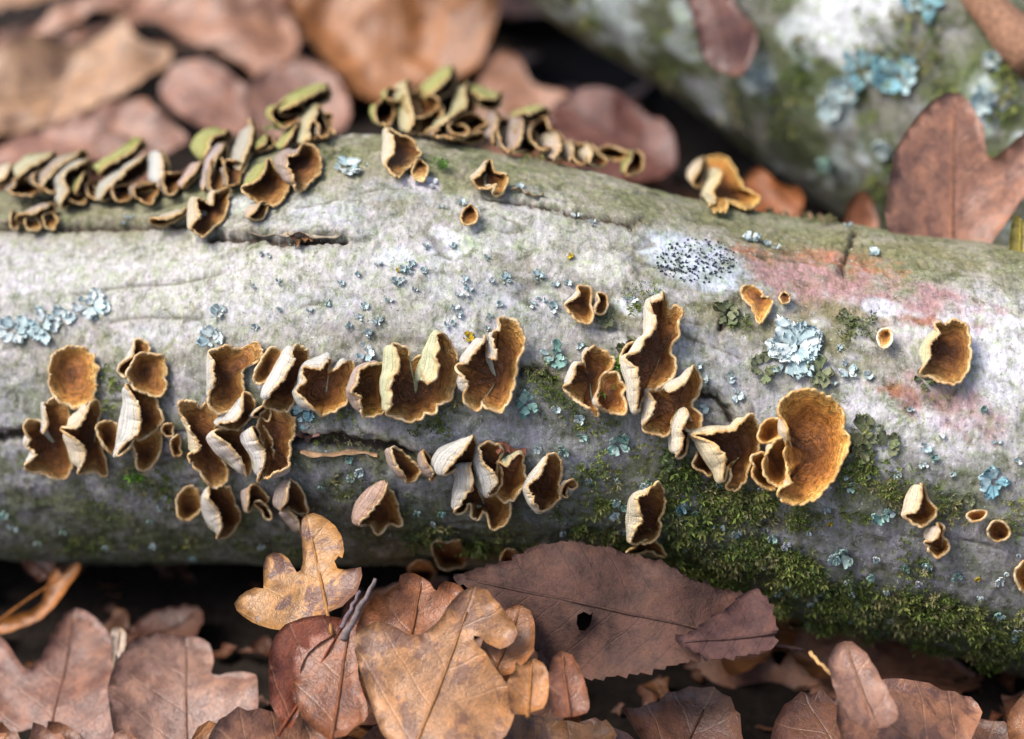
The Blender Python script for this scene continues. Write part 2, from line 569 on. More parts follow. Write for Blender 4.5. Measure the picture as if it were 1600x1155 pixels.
dots = blob(1087, 408, 82, 46, 0.35, 0.3)
paint(dots, (0.52, 0.57, 0.62), 0.95)
disp += 0.02 * dots
# cracks: grooves with dark rotten wood inside and a lip of raised bark above
for pts, w, dep, lip in (([(445, 689), (480, 688), (520, 690), (560, 693), (600, 700), (640, 712)], 0.17, 0.34, 0.10),
                         ([(-20, 684), (10, 682), (36, 680)], 0.12, 0.30, 0.06),
                         ([(1092, 617), (1120, 622), (1134, 638), (1142, 654)], 0.085, 0.25, 0.04),
                         ([(815, 582), (838, 577), (848, 583), (866, 594)], 0.075, 0.22, 0.06),
                         ([(1122, 530), (1128, 508), (1146, 478), (1150, 470)], 0.06, 0.2, 0.03),
                         ([(1336, 360), (1330, 385), (1320, 405), (1318, 432)], 0.06, 0.2, 0.03),
                         ([(330, 372), (400, 372), (450, 378), (540, 376)], 0.085, 0.22, 0.14),
                         ([(-20, 356), (60, 358), (130, 356), (240, 352), (300, 350)], 0.085, 0.2, 0.16),
                         ([(760, 312), (830, 322), (900, 338), (980, 352)], 0.05, 0.08, 0.08),
                         ([(985, 357), (1003, 348)], 0.05, 0.15, 0.03), ([(1183, 398), (1196, 404)], 0.05, 0.15, 0.03)):
    d, sg = poly_dist(pts, 1.0)
    g = np.exp(-(d / w) ** 2)
    disp -= dep * g
    disp += lip * np.exp(-((d * sg - 0.26) / 0.2) ** 2) * (d < 1.2)
    paint(sstep(0.3, 0.75, g), (0.050, 0.028, 0.016), 0.95)
    paint(np.exp(-((d - 1.7 * w) / (0.7 * w)) ** 2), (0.15, 0.11, 0.06), 0.35)
# fine furrows and scars running along the bark, painted a darker olive along the grooves
fur = (1 - np.abs(perlin(ROUND * np.array([0.32, 1.25, 1.25]), 1.0, 201))) ** 11 * sstep(0.0, 0.35, fbm(ROUND, 0.5, 2, 203))
disp -= 0.07 * fur
paint(sstep(0.25, 0.85, fur), (0.11, 0.095, 0.06), 0.65)
len_ = sstep(0.52, 0.75, perlin(ROUND * np.array([2.6, 1.1, 1.1]), 1.25, 207) + 0.15 * nz_c)
disp += 0.04 * len_
paint(len_, (0.20, 0.175, 0.13), 0.6)
# wrinkles
disp += 0.05 * np.maximum(0, fbm(ROUND * np.array([0.35, 1.4, 1.4]), 1.2, 3, 95)) * sstep(35, 70, deg)
LP = log_point(X, TH, disp)
idx = np.arange(NX * NTH).reshape(NX, NTH)
jn = np.roll(idx, -1, axis=1)
F = np.stack([idx[:-1], jn[:-1], jn[1:], idx[1:]], -1).reshape(-1, 4)
log_mesh = mesh_data('fallen_log', LP.reshape(-1, 3), F[:, ::-1].copy(), M_BARK, colors=np.clip(col, 0.005, 0.9).reshape(-1, 3))
LOG = put('fallen_log', None, loc=(0, 0, 0), label='lichen spotted grey log lying across the leaf litter, lined with curled brown fungi', cat='log')
put('bark', log_mesh, LOG)
for row, sgn in ((0, -1), (NX - 1, 1)):                                   # sawn ends, outside the picture
    ring = LP[row][::12]
    c0 = ring.mean(0)
    n = len(ring)
    vv = [c0 + np.array([sgn * 0.02, 0, 0])] + [c0 + (r_ - c0) * f_ for f_ in (0.35, 0.7, 0.985) for r_ in ring]
    ff = [(0, 1 + k, 1 + (k + 1) % n) for k in range(n)]
    for q in range(2):
        ff += [(1 + q * n + k, 1 + (q + 1) * n + k, 1 + (q + 1) * n + (k + 1) % n, 1 + q * n + (k + 1) % n) for k in range(n)]
    o = put('cut_end', mesh_data('cut_end', vv, ff, M_WOOD), LOG)
    o.color = (0.34, 0.22, 0.12, 1)
SURF_BVH = BVHTree.FromPolygons([Vector(v) for v in LP[::4, ::4].reshape(-1, 3)],
                                [(i * LP[::4, ::4].shape[1] + j, i * LP[::4, ::4].shape[1] + j + 1, (i + 1) * LP[::4, ::4].shape[1] + j + 1, (i + 1) * LP[::4, ::4].shape[1] + j)
                                 for i in range(LP[::4, ::4].shape[0] - 1) for j in range(LP[::4, ::4].shape[1] - 1)])


def surf(px, py):
    d = Vector(ray(px, py)).normalized()
    loc, nrm, i, dist = SURF_BVH.ray_cast(Vector(EYE), d)
    return None if loc is None else (np.array(loc), hit(px, py)[1])


def peel(px0, py0, px1, py1, w, lift, tone):
    """A loose strip of bark curling up along a crack: a part of the log."""
    n, m = 22, 5
    Vv, Ff = [], []
    for i in range(n + 1):
        f = i / n
        x, y = px0 + (px1 - px0) * f, py0 + (py1 - py0) * f + 3 * math.sin(f * 9 + px0)
        s = surf(x, y)
        if s is None:
            s = hit(x, y)
        p, nr = s
        tang = np.cross(nr, np.array([1.0, 0, 0]))
        if tang[2] < 0:
            tang = -tang
        ww = w * (0.35 + 0.65 * math.sin(math.pi * min(1, f * 0.96 + 0.02)) ** 0.6) * (0.8 + 0.35 * math.sin(f * 23 + py0))
        for lay in (0, 1):
            for j in range(m + 1):
                g = j / m
                q = p + tang * (0.05 - ww * g) + nr * (0.02 + lift * g * g * (0.8 + 0.5 * math.sin(f * 13)) + (0.05 * lay))
                Vv.append(q)
    st = 2 * (m + 1)
    for i in range(n):
        for lay in (0, 1):
            for j in range(m):
                a = i * st + lay * (m + 1) + j
                f_ = (a, a + 1, a + 1 + st, a + st)
                Ff.append(f_ if lay else f_[::-1])
        a = i * st + m
        b = a + m + 1
        Ff.append((a, b, b + st, a + st)[::-1])
    o = put('bark_flake', mesh_data('bark_flake', Vv, Ff, M_WOOD), LOG)
    o.color = (*tone, 1)


peel(455, 679, 500, 681, 0.10, 0.10, (0.24, 0.13, 0.10))
peel(470, 708, 590, 707, 0.06, 0.12, (0.36, 0.22, 0.12))
peel(390, 369, 535, 372, 0.15, 0.12, (0.30, 0.25, 0.18))
peel(450, 375, 490, 378, 0.26, 0.22, (0.33, 0.18, 0.09))
peel(0, 351, 75, 348, 0.16, 0.12, (0.34, 0.28, 0.21))
peel(775, 692, 822, 706, 0.22, 0.25, (0.24, 0.09, 0.05))
peel(1200, 318, 1250, 336, 0.20, 0.16, (0.22, 0.13, 0.07))
peel(1262, 332, 1300, 340, 0.2, 0.2, (0.30, 0.17, 0.10))
peel(800, 300, 850, 312, 0.12, 0.10, (0.30, 0.23, 0.14))
# little black fruit bodies of the dotted crust
dv, df = [], []
tries = 0
while len(dv) < 300 * 13 and tries < 3000:
    tries += 1
    a, rr = random.uniform(0, 6.283), math.sqrt(random.random())
    s = surf(1088 + 64 * rr * math.cos(a), 408 + 35 * rr * math.sin(a))
    if s is None:
        continue
    p, n = s
    t1 = np.array([1.0, 0, 0])
    t2 = np.cross(n, t1)
    r_ = random.choice((0.010, 0.014, 0.018, 0.024, 0.030))
    b0 = len(dv)
    dv.append(p + n * (0.034 + r_ * 0.25))
    for ring, hh in ((0.62, 0.03 + r_ * 0.2), (1.0, 0.0)):
        for k in range(6):
            w = k * math.pi / 3
            dv.append(p + r_ * ring * (math.cos(w) * t1 * 1.3 + math.sin(w) * t2) + n * hh)
    for k in range(6):
        k2 = (k + 1) % 6
        df.append((b0, b0 + 1 + k, b0 + 1 + k2))
        df.append((b0 + 1 + k, b0 + 7 + k, b0 + 7 + k2, b0 + 1 + k2))
crust = put('crust_lichen_dots', mesh_data('crust_lichen_dots', dv, df, M_WOOD), kind='stuff',
            label='tiny black dots covering the blue grey crust near the top of the log', cat='lichen')
crust.color = (0.035, 0.045, 0.06, 1)
# ------------------------------------------------------------------ the curled bracket fungi
# Each is traced where it stands: rim points (x, y, height in mm) and, where the rim rolls inward and shows
# its hairy side, also the outermost point of that roll.  Letters are the zoom windows they were traced in.
WIN = dict(a=(0, 520, 5), b=(260, 520, 5), c=(540, 480, 5), d=(860, 440, 5), e=(1020, 570, 5), f=(590, 660, 5), g=(260, 690, 5), h=(1280, 640, 5),
           i=(900, 700, 5), j=(0, 180, 5), k=(280, 120, 5), l=(560, 90, 5), m=(820, 160, 5), n=(1040, 200, 5), z=(0, 0, 1))


def cat_closed(P, n):
    """Closed Catmull-Rom through the rows of P, n samples spaced by length of the first two columns."""
    P = np.asarray(P, float)
    K = len(P)
    seg = np.linalg.norm(np.roll(P[:, :2], -1, 0) - P[:, :2], axis=1) + 1e-6
    seg = np.sqrt(seg * seg.mean()) * 0.5 + seg * 0.5
    cum = np.concatenate([[0], np.cumsum(seg)])
    u = np.linspace(0, cum[-1], n, endpoint=False)
    k = np.clip(np.searchsorted(cum, u, side='right') - 1, 0, K - 1)
    t = ((u - cum[k]) / seg[k])[:, None]
    p0, p1, p2, p3 = P[(k - 1) % K], P[k], P[(k + 1) % K], P[(k + 2) % K]
    q = 0.5 * ((2 * p1) + (p2 - p0) * t + (2 * p0 - 5 * p1 + 4 * p2 - p3) * t * t + (3 * p1 - p0 - 3 * p2 + p3) * t ** 3)
    lin = p1 + (p2 - p1) * t
    return 0.75 * q + 0.25 * lin


FUNGUS_COUNT = [0]
FUNGUS_AREAS = []          # outlines in the picture, so that moss and lichens stay beside them


def fungus(win, pts, center, label, inner=(1, 1, 1), back=(1, 1, 1), rim=(1, 1, 1), nth=None, depth=None, upright=0.0, hk=1.0, group='curled fungi growing on the fallen log'):
    FUNGUS_COUNT[0] += 1
    seed = FUNGUS_COUNT[0]
    ox, oy, sc = WIN[win]
    cx, cy = ox + center[0] / sc, oy + center[1] / sc
    rows = []
    for p in pts:
        rx, ry, h = ox + p[0] / sc, oy + p[1] / sc, p[2] * 0.078 * hk
        if len(p) == 5:
            bx, by, bh = ox + p[3] / sc, oy + p[4] / sc, h * 0.42
        else:
            bx, by, bh = cx + 0.64 * (rx - cx), cy + 0.64 * (ry - cy), h * 0.30
        rows.append((rx, ry, h, bx, by, bh))
    xy = np.array(rows)[:, :2]
    size = np.ptp(xy, axis=0).max()
    nth = nth or int(np.clip(size * 1.7, 56, 220))
    nr = 9 if size < 60 else 13
    S = cat_closed(rows, nth)
    FUNGUS_AREAS.append(np.array([(r_[3], r_[4]) if len(p_) == 5 else (r_[0], r_[1]) for r_, p_ in zip(rows, pts)]))
    # local frame: sits on the bark, its mouth partly turned to the light
    base, nrm = hit(cx, cy)
    if depth is not None:
        base = at_depth(cx, cy, depth)
    v = -ray(cx, cy) / np.linalg.norm(ray(cx, cy))
    n = nrm + (0.45 + upright) * v
    n /= np.linalg.norm(n)

    def place(px, py, h):
        px, py, h = np.atleast_1d(px), np.atleast_1d(py), np.atleast_1d(h)
        d = FWD[None] + RIGHT[None] * ((px - 800) / FPX)[:, None] + UP[None] * ((577.5 - py) / FPX)[:, None]
        k = ((base - EYE) @ n + h) / (d @ n)
        return EYE + d * k[:, None]

    jit = np.array([seed * 7.3, seed * 3.1, 0])
    an = np.arange(nth) / nth * 2 * math.pi
    circ = np.stack([np.cos(an), np.sin(an), np.zeros(nth)], -1)
    wob = perlin(circ * size / 16.0 + jit, 1.0, 5) * 1.5 + perlin(circ * size / 6.0 + jit, 1.0, 9) * 0.8
    rimx, rimy = S[:, 0], S[:, 1]
    dirx, diry = rimx - cx, rimy - cy
    dl = np.hypot(dirx, diry) + 1e-6
    sc_ = np.clip(size / 60.0, 0.6, 1.6)
    rip = np.abs(perlin(circ * size / 11.0 + jit, 1.0, 15)) * 2.2 - 0.5
    rimx, rimy = rimx + dirx / dl * (wob * 1.2 - rip * 1.6) * sc_, rimy + diry / dl * (wob * 1.2 - rip * 1.6) * sc_
    Pc = place(cx, cy, -0.06)[0]
    Pb = place(S[:, 3], S[:, 4], np.maximum(S[:, 5], 0.02))
    Pr = place(S[:, 0], S[:, 1], np.maximum(S[:, 2], 0.08))
    Pq = place(rimx, rimy, np.maximum(S[:, 2], 0.08) + wob * 0.035)
    t0 = 0.6
    K = (Pb - (1 - t0) ** 2 * Pc - t0 ** 2 * Pr) / (2 * t0 * (1 - t0))
    ts = np.concatenate([np.linspace(0, 0.93, nr)[1:] ** 0.9, [1.0]])
    nr = len(ts)
    G = np.empty((nth, nr, 3))
    for q, t in enumerate(ts):
        G[:, q] = (1 - t) ** 2 * Pc + 2 * t * (1 - t) * K + t * t * Pr + (Pq - Pr) * t ** 11
    rp = np.tile((rip + wob * 0.6)[:, None], (1, G.shape[1]))
    bumps = perlin(G, 2.4, seed) * 0.07 + perlin(G, 6.0, seed + 1) * 0.028 - rp * 0.02 * ts[None] ** 6
    G = G + n * (bumps * np.minimum(1, ts * 2)[None])[..., None]
    G += n * (0.006 * np.sin(ts * 21 + seed))[None, :, None]
    # the face never dips into the bark it grows on
    ay_, az_, ar_ = axis(G[..., 0])
    if depth is None:
        ry_, rz_ = G[..., 1] - ay_, G[..., 2] - az_
        rr_ = np.hypot(ry_, rz_)
        want = ar_ + log_lumps(G[..., 0], np.arctan2(rz_, -ry_)) + 0.13 + 0.05 * ts[None]
        push = np.maximum(0, want - rr_)
        push = np.where(push > 0, push, 0)
        G[..., 1] += push * ry_ / rr_
        G[..., 2] += push * rz_ / rr_
        Pc = G[:, 0].mean(0)
    # normals of the inner face
    dth = np.roll(G, -1, 0) - np.roll(G, 1, 0)
    dt = np.gradient(G, axis=1)
    N = np.cross(dth, dt)
    N /= np.linalg.norm(N, axis=-1, keepdims=True) + 1e-9
    if (N[:, 1] @ n).mean() < 0:
        N = -N
    th_ = 0.05 if size > 40 else 0.042
    thick = th_ * (0.75 + 0.4 * np.exp(-((ts - 1.0) / 0.12) ** 2))
    ruff = 1 + 0.25 * perlin(G, 9.0, seed + 2)
    O = G - N * (thick[None] * ruff)[..., None]
    # soften the offset so that the back does not fold over itself
    O = 0.5 * O + 0.25 * (np.roll(O, 1, 0) + np.roll(O, -1, 0))
    cut = nr - 1
    loc = Vector(base)
    L = np.array(loc)
    idx = np.arange(nth * nr).reshape(nth, nr)
    jdx = np.roll(idx, -1, 0)

    def quads(lo, hi, flip):
        q = np.stack([idx[:, lo:hi], jdx[:, lo:hi], jdx[:, lo + 1:hi + 1], idx[:, lo + 1:hi + 1]], -1).reshape(-1, 4)
        return q[:, ::-1] if flip else q

    radv = np.tile(ts, (nth, 1)).ravel()
    root = put('curled_fungus', None, loc=loc, label=label, cat='fungus', group=group)
    # orientation test for winding
    a_, b_, c_ = G[0, 1], G[1, 1], G[1, 2]
    fl = np.dot(np.cross(b_ - a_, c_ - a_), N[0, 1]) < 0
    cen_in = [(nth * nr, int(idx[k, 0]), int(jdx[k, 0])) for k in range(nth)]
    if fl:
        cen_in = [f_[::-1] for f_ in cen_in]
    fin = [tuple(int(w) for w in r_) for r_ in quads(0, cut, fl)] + [tuple(f_[::-1]) for f_ in cen_in]
    vin = np.vstack([(G - L).reshape(-1, 3), Pc - L])
    o = put('brown_face', mesh_data('brown_face', vin, fin, M_IN, floats={'rad': np.append(radv, 0)}), root)
    o.color = (*inner, 1)
    fo = [tuple(int(w) for w in r_) for r_ in quads(0, cut, not fl)] + [tuple(f_) for f_ in cen_in]
    vo = np.vstack([(O - L).reshape(-1, 3), Pc - n * 0.1 - L])
    o = put('hairy_back', mesh_data('hairy_back', vo, fo, M_BACK, floats={'rad': np.append(radv, 0)}), root)
    o.color = (*back, 1)
    # the rounded margin joins the two faces
    T = dt[:, -1] / (np.linalg.norm(dt[:, -1], axis=1, keepdims=True) + 1e-9)
    gi, oi_ = G[:, -1], O[:, -1]
    mid = 0.5 * (gi + oi_)
    hw = 0.5 * (gi - oi_)
    rows_ = [G[:, cut] * 0.62 + G[:, cut - 1] * 0.38 - N[:, cut] * 0.01, G[:, cut] * 0.82 + G[:, cut - 1] * 0.18 + N[:, cut] * 0.006]
    for w in (0.0, 45, 90, 135, 180):
        rows_.append(mid + hw * math.cos(R(w)) * 1.12 + T * (np.linalg.norm(hw, axis=1)[:, None] * math.sin(R(w)) * 1.1))
    rows_ += [O[:, cut] * 0.82 + O[:, cut - 1] * 0.18 - N[:, cut] * 0.006, O[:, cut] * 0.62 + O[:, cut - 1] * 0.38 + N[:, cut] * 0.01]
    M = len(rows_)
    vr = np.stack(rows_, 1)
    vr = vr + 0.012 * perlin(vr, 7.0, seed)[..., None] * T[:, None]
    ir = np.arange(nth * M).reshape(nth, M)
    jr = np.roll(ir, -1, 0)
    q = np.stack([ir[:, :-1], jr[:, :-1], jr[:, 1:], ir[:, 1:]], -1).reshape(-1, 4)
    if fl:
        q = q[:, ::-1]
    o = put('margin', mesh_data('margin', (vr - L).reshape(-1, 3), q.copy(), M_RIM), root)
    o.color = (*rim, 1)
    return root


DK = (0.74, 0.68, 0.64)      # older, darker brown faces
MD = (0.92, 0.88, 0.84)
LT = (1.3, 1.28, 1.2)
GR = (0.95, 1.0, 0.72)       # backs greened by algae
PK = (0.74, 0.62, 0.60)       # weathered pinkish backs
WH = (0.98, 1.01, 1.04)
YG = (0.66, 0.70, 0.30)
GW = (0.82, 0.82, 0.76)

fungus('a', [(390, 330, 4), (400, 220, 4), (450, 150, 4), (560, 110, 4), (650, 120, 4), (720, 170, 3), (750, 230, 3), (782, 300, 3), (742, 370, 3), (768, 410, 3), (740, 480, 3), (680, 540, 4), (590, 577, 5), (500, 552, 5), (430, 492, 5), (396, 420, 4)], (570, 325),
       'round smooth saucer of light brown, the leftmost fungus of the middle row', LT)
fungus('a', [(360, 540, 4), (430, 525, 4), (530, 575, 3), (545, 700, 2), (525, 800, 2), (545, 950, 2), (555, 1060, 3), (500, 1145, 4), (400, 1140, 5), (360, 1110, 5), (250, 1090, 6), (193, 1050, 7), (240, 1010, 7, 205, 1030), (292, 950, 7, 245, 925), (215, 890, 6, 200, 870), (240, 830, 6, 205, 810), (190, 740, 6), (210, 695, 6), (265, 680, 5), (315, 700, 4), (325, 740, 4), (345, 790, 6, 332, 780), (378, 740, 7, 338, 690), (368, 640, 7, 332, 620), (345, 560, 5, 340, 560)], (450, 850),
       'tall dark brown fungus with wavy left edge directly below the round saucer', DK)
fungus('a', [(770, 540, 4), (790, 620, 3), (760, 700, 2), (790, 850, 2), (820, 980, 2), (835, 1120, 3), (740, 1080, 4), (660, 1090, 5), (612, 1105, 7), (665, 1000, 8, 570, 1010), (660, 920, 8, 535, 900), (600, 830, 8, 500, 800), (475, 748, 6), (580, 755, 8, 550, 675), (655, 700, 8, 610, 620), (680, 620, 8, 660, 575), (730, 545, 5)], (745, 850),
       'dark brown fungus with two cream folds meeting in a point at its left', DK, (1.1, 1.0, 0.85))
fungus('a', [(760, 740, 5), (800, 705, 5), (880, 700, 4), (920, 740, 3), (925, 850, 4), (890, 942, 5), (820, 870, 6, 805, 880), (770, 790, 6)], (865, 800),
       'small deep funnel shaped fungus wedged against a big white fold', MD)
fungus('a', [(1040, 825, 5), (1090, 850, 3), (1160, 800, 3), (1240, 765, 4), (1265, 800, 4), (1255, 900, 4), (1210, 1000, 4), (1130, 1078, 5), (1085, 1050, 6), (1072, 950, 6, 1050, 950), (1030, 850, 6)], (1165, 930),
       'tongue shaped brown fungus hanging below the large white fold')
fungus('a', [(985, 400, 6), (1060, 450, 4), (1140, 480, 3), (1215, 520, 4), (1230, 590, 4), (1262, 640, 5), (1245, 720, 4), (1200, 770, 3), (1120, 820, 3), (1040, 830, 6), (1000, 900, 8, 910, 900), (920, 955, 7, 902, 950), (1005, 850, 9, 915, 850), (1085, 790, 10, 930, 770), (1105, 690, 10, 945, 680), (1085, 560, 10, 970, 550), (1025, 460, 8, 968, 440)], (1150, 650),
       'brown fungus with a broad white ridged fold down its whole left side', DK, WH)
fungus('a', [(1060, 62, 4), (1110, 65, 4), (1165, 105, 4), (1150, 165, 3), (1070, 210, 3), (1010, 290, 3), (990, 340, 5), (935, 300, 5, 930, 295), (952, 255, 6, 935, 255), (1040, 190, 7, 985, 205), (1055, 120, 6, 1025, 140)], (1070, 175),
       'small twisted fungus with pale left edge above a brown cup', MD)
fungus('a', [(1000, 310, 6), (1040, 240, 6), (1080, 180, 6), (1170, 170, 5), (1280, 190, 5), (1285, 240, 4), (1305, 300, 4), (1290, 350, 4), (1300, 400, 4), (1280, 470, 5), (1220, 497, 5), (1150, 470, 5), (1070, 440, 6), (1040, 420, 6), (1015, 370, 6)], (1150, 315),
       'brown cup with dark middle standing on top of the white folded fungus')
fungus('a', [(1270, 760, 4), (1290, 720, 4), (1350, 715, 3), (1348, 760, 2), (1345, 800, 3), (1290, 800, 4)], (1320, 762), 'tiny pale ring shaped fungus left of the big dark cluster', MD)
fungus('a', [(1342, 850, 4), (1390, 805, 4), (1412, 830, 2), (1402, 900, 2), (1415, 950, 3), (1365, 962, 4), (1345, 910, 4)], (1388, 880), 'tiny half curled fungus just left of the big dark cluster', MD)

fungus('b', [(110, 560, 5), (150, 530, 5), (230, 545, 5), (250, 585, 4), (310, 570, 4), (400, 630, 3), (385, 720, 2), (380, 780, 2), (400, 900, 2), (440, 1010, 3), (480, 1080, 3), (460, 1170, 4), (375, 1200, 5), (340, 1190, 6), (290, 1120, 6), (190, 1010, 6), (175, 960, 6), (262, 920, 8, 188, 900), (255, 850, 8, 182, 830), (215, 790, 7, 172, 760), (160, 690, 6, 125, 680), (112, 620, 5)], (310, 860),
       'long dark brown fungus forming the left side of the big cluster', DK, (1.1, 1.0, 0.8))
fungus('b', [(340, 150, 5), (430, 125, 5), (490, 105, 5), (530, 140, 4), (620, 110, 4), (700, 75, 4), (750, 140, 4), (740, 200, 4), (650, 250, 3), (600, 300, 3), (595, 400, 3), (605, 470, 3), (560, 540, 4), (500, 600, 4), (430, 627, 5), (370, 600, 6), (335, 540, 6), (345, 470, 6, 328, 480), (385, 380, 8, 325, 390), (375, 280, 8, 325, 290), (385, 240, 8, 328, 230), (345, 175, 6, 335, 170)], (480, 350),
       'boot shaped brown fungus topping the big dark cluster', MD)
fungus('b', [(610, 475, 5), (670, 500, 4), (690, 560, 3), (665, 640, 3), (620, 700, 2), (540, 760, 2), (420, 728, 5), (400, 716, 7, 385, 690), (520, 705, 8, 465, 650), (595, 640, 8, 530, 580), (606, 540, 8, 578, 520)], (635, 630),
       'small fungus with a white curved fold under the boot shaped one', DK, WH)
fungus('b', [(690, 340, 4), (720, 270, 4), (760, 200, 4), (820, 125, 4), (890, 145, 3), (895, 190, 2), (840, 280, 2), (790, 360, 3), (740, 395, 4), (700, 385, 4)], (800, 260), 'plain oval brown fungus behind a long bright white fold', MD)
fungus('b', [(1030, 100, 5), (1090, 130, 5), (1112, 190, 4), (1070, 260, 3), (1010, 400, 3), (1000, 520, 3), (940, 600, 3), (850, 600, 3), (768, 570, 5), (815, 480, 9, 750, 500), (900, 400, 10, 770, 420), (945, 310, 10, 835, 300), (1002, 220, 10, 895, 190), (985, 140, 8, 942, 125)], (965, 420),
       'fungus with the longest bright white slanting fold in the middle row', DK, WH)
fungus('b', [(790, 590, 3), (870, 580, 2), (960, 620, 3), (1012, 680, 5), (990, 740, 5), (1002, 790, 5), (960, 850, 4), (965, 930, 4), (950, 1000, 4), (945, 1040, 6, 955, 1060), (850, 1080, 7, 835, 1115), (765, 1135, 5), (740, 1050, 2), (760, 900, 2), (720, 750, 2), (740, 640, 3)], (850, 800),
       'fan of brown with scalloped golden right edge in the big dark cluster', DK)
fungus('b', [(520, 750, 3), (620, 780, 2), (650, 900, 2), (665, 1020, 3), (640, 1110, 5), (612, 1050, 8, 600, 1095), (578, 965, 9, 495, 1020), (522, 895, 9, 405, 940), (440, 830, 9, 338, 860), (375, 782, 7, 338, 815)], (592, 890),
       'left one of two parallel white slanting folds inside the big cluster', DK, (1.05, 1.0, 1.0))
fungus('b', [(690, 745, 5), (770, 740, 2), (830, 850, 2), (830, 1000, 2), (780, 1110, 3), (722, 1162, 6), (754, 1070, 8, 693, 1080), (778, 965, 9, 664, 960), (727, 850, 9, 612, 880), (685, 760, 8, 590, 800)], (792, 900),
       'right one of two parallel white slanting folds inside the big cluster', DK, (1.15, 1.15, 1.2))
fungus('b', [(680, 645, 6, 655, 660), (740, 590, 6, 705, 600), (790, 575, 5), (812, 600, 3), (795, 680, 4), (740, 650, 2)], (765, 630), 'small whitish crumpled fungus at the heart of the big cluster', DK, WH)
fungus('b', [(1275, 200, 6, 1268, 176), (1268, 255, 4), (1262, 300, 5), (1330, 300, 7, 1310, 280), (1385, 235, 6, 1370, 216), (1450, 225, 4), (1477, 290, 4), (1430, 370, 3), (1420, 460, 4), (1405, 540, 4), (1310, 610, 5), (1220, 642, 6), (1195, 630, 7), (1135, 560, 8, 1068, 580), (1055, 500, 8, 1015, 520), (1018, 460, 7, 1003, 470), (1088, 385, 8, 1026, 410), (1072, 290, 7, 1052, 310), (1140, 280, 8, 1090, 238), (1220, 285, 8, 1190, 196)], (1250, 470),
       'two horned light brown fungus above a bit of teal lichen', LT, WH)
fungus('c', [(290, 455, 4), (305, 600, 2), (305, 800, 4), (240, 842, 5), (150, 857, 5), (130, 780, 6, 85, 790), (115, 690, 8, 25, 710), (62, 665, 8, 18, 650), (102, 590, 8, 36, 580), (102, 510, 7, 72, 500), (150, 480, 6, 140, 453), (240, 452, 5, 230, 437)], (205, 625),
       'olive brown oval fungus with crumpled pink and white left fold', (0.95, 1.0, 0.8), PK)
fungus('c', [(370, 282, 5), (485, 330, 4), (485, 400, 3), (530, 410, 3), (590, 380, 4), (602, 430, 3), (590, 500, 6, 585, 480), (640, 598, 9, 566, 585), (722, 550, 10, 590, 480), (732, 460, 10, 610, 400), (705, 385, 10, 625, 340), (735, 330, 9, 645, 290), (718, 213, 7, 685, 213), (800, 265, 4), (872, 400, 4), (855, 480, 3), (880, 560, 4), (850, 630, 4), (830, 710, 5), (770, 745, 5), (710, 772, 5), (705, 830, 6), (640, 825, 6), (590, 862, 6), (520, 892, 6), (450, 880, 6), (400, 850, 6), (318, 838, 7), (358, 785, 9, 300, 800), (378, 700, 9, 296, 720), (358, 640, 8, 280, 650), (378, 560, 9, 280, 570), (408, 520, 9, 296, 500), (424, 420, 9, 300, 420), (402, 340, 7, 322, 320)], (560, 690),
       'widest brown fungus with greenish fold standing up in its middle', (0.95, 0.95, 0.95), GR)
fungus('c', [(1205, 88, 5), (1270, 90, 4), (1340, 130, 4), (1392, 230, 4), (1390, 310, 4), (1345, 400, 4), (1330, 520, 4), (1300, 640, 5), (1280, 720, 5), (1215, 808, 6), (1170, 808, 6), (1090, 768, 6), (1055, 735, 4), (1048, 792, 6), (1010, 800, 6), (930, 718, 7), (962, 615, 8, 902, 640), (932, 550, 8, 886, 570), (866, 462, 6), (950, 437, 8, 902, 423), (1018, 352, 8, 962, 335), (1082, 292, 8, 1028, 260), (1096, 220, 6), (1095, 270, 4), (1100, 330, 5), (1140, 420, 8, 1105, 395), (1188, 390, 9, 1105, 340), (1172, 310, 9, 1120, 270), (1147, 230, 7, 1132, 215), (1160, 195, 6), (1212, 178, 6, 1190, 182), (1212, 130, 5, 1193, 140)], (1180, 560),
       'big smooth brown fungus with an upright lobe beside a yellow lichen fleck', (1.05, 1.02, 0.95))
fungus('d', [(220, 40, 5), (300, 50, 4), (317, 110, 3), (307, 190, 3), (327, 260, 4), (300, 322, 5), (220, 300, 5), (160, 240, 5), (123, 190, 5), (150, 165, 6, 128, 168), (212, 130, 7, 180, 118), (237, 90, 6, 210, 80)], (255, 190),
       'small brown scoop alone on bark, the larger of a pair', (1.0, 0.98, 0.95))
fungus('d', [(370, 90, 4), (430, 115, 3), (442, 180, 3), (410, 247, 4), (360, 238, 5, 340, 230), (366, 190, 6, 350, 190), (392, 160, 6, 360, 160), (382, 120, 5, 356, 125)], (412, 172), 'tiny red brown curl beside the small scoop', MD, PK)
fungus('d', [(345, 518, 5), (420, 545, 4), (487, 600, 4), (480, 660, 4), (420, 730, 3), (385, 790, 2), (380, 880, 3), (345, 930, 5), (362, 1000, 7, 325, 980), (367, 1045, 6), (305, 975, 7, 270, 985), (238, 940, 6), (170, 890, 6), (106, 830, 6), (172, 790, 8, 118, 790), (203, 690, 8, 150, 700), (243, 640, 7, 190, 640), (272, 650, 5), (268, 590, 6, 253, 590), (300, 540, 6, 282, 535)], (305, 760),
       'brown cup with frilled left rim, left half of a joined pair', (1.0, 0.95, 0.9))
fungus('d', [(400, 760, 3), (440, 720, 4), (520, 718, 4), (547, 790, 4), (582, 820, 4), (555, 880, 4), (588, 960, 5), (572, 1022, 6), (500, 1028, 6), (428, 1000, 7, 415, 1010), (392, 960, 9, 350, 970), (362, 910, 8, 342, 920), (382, 840, 4)], (475, 880),
       'cup holding a blade of green moss, right half of a joined pair', (1.12, 1.05, 0.98))
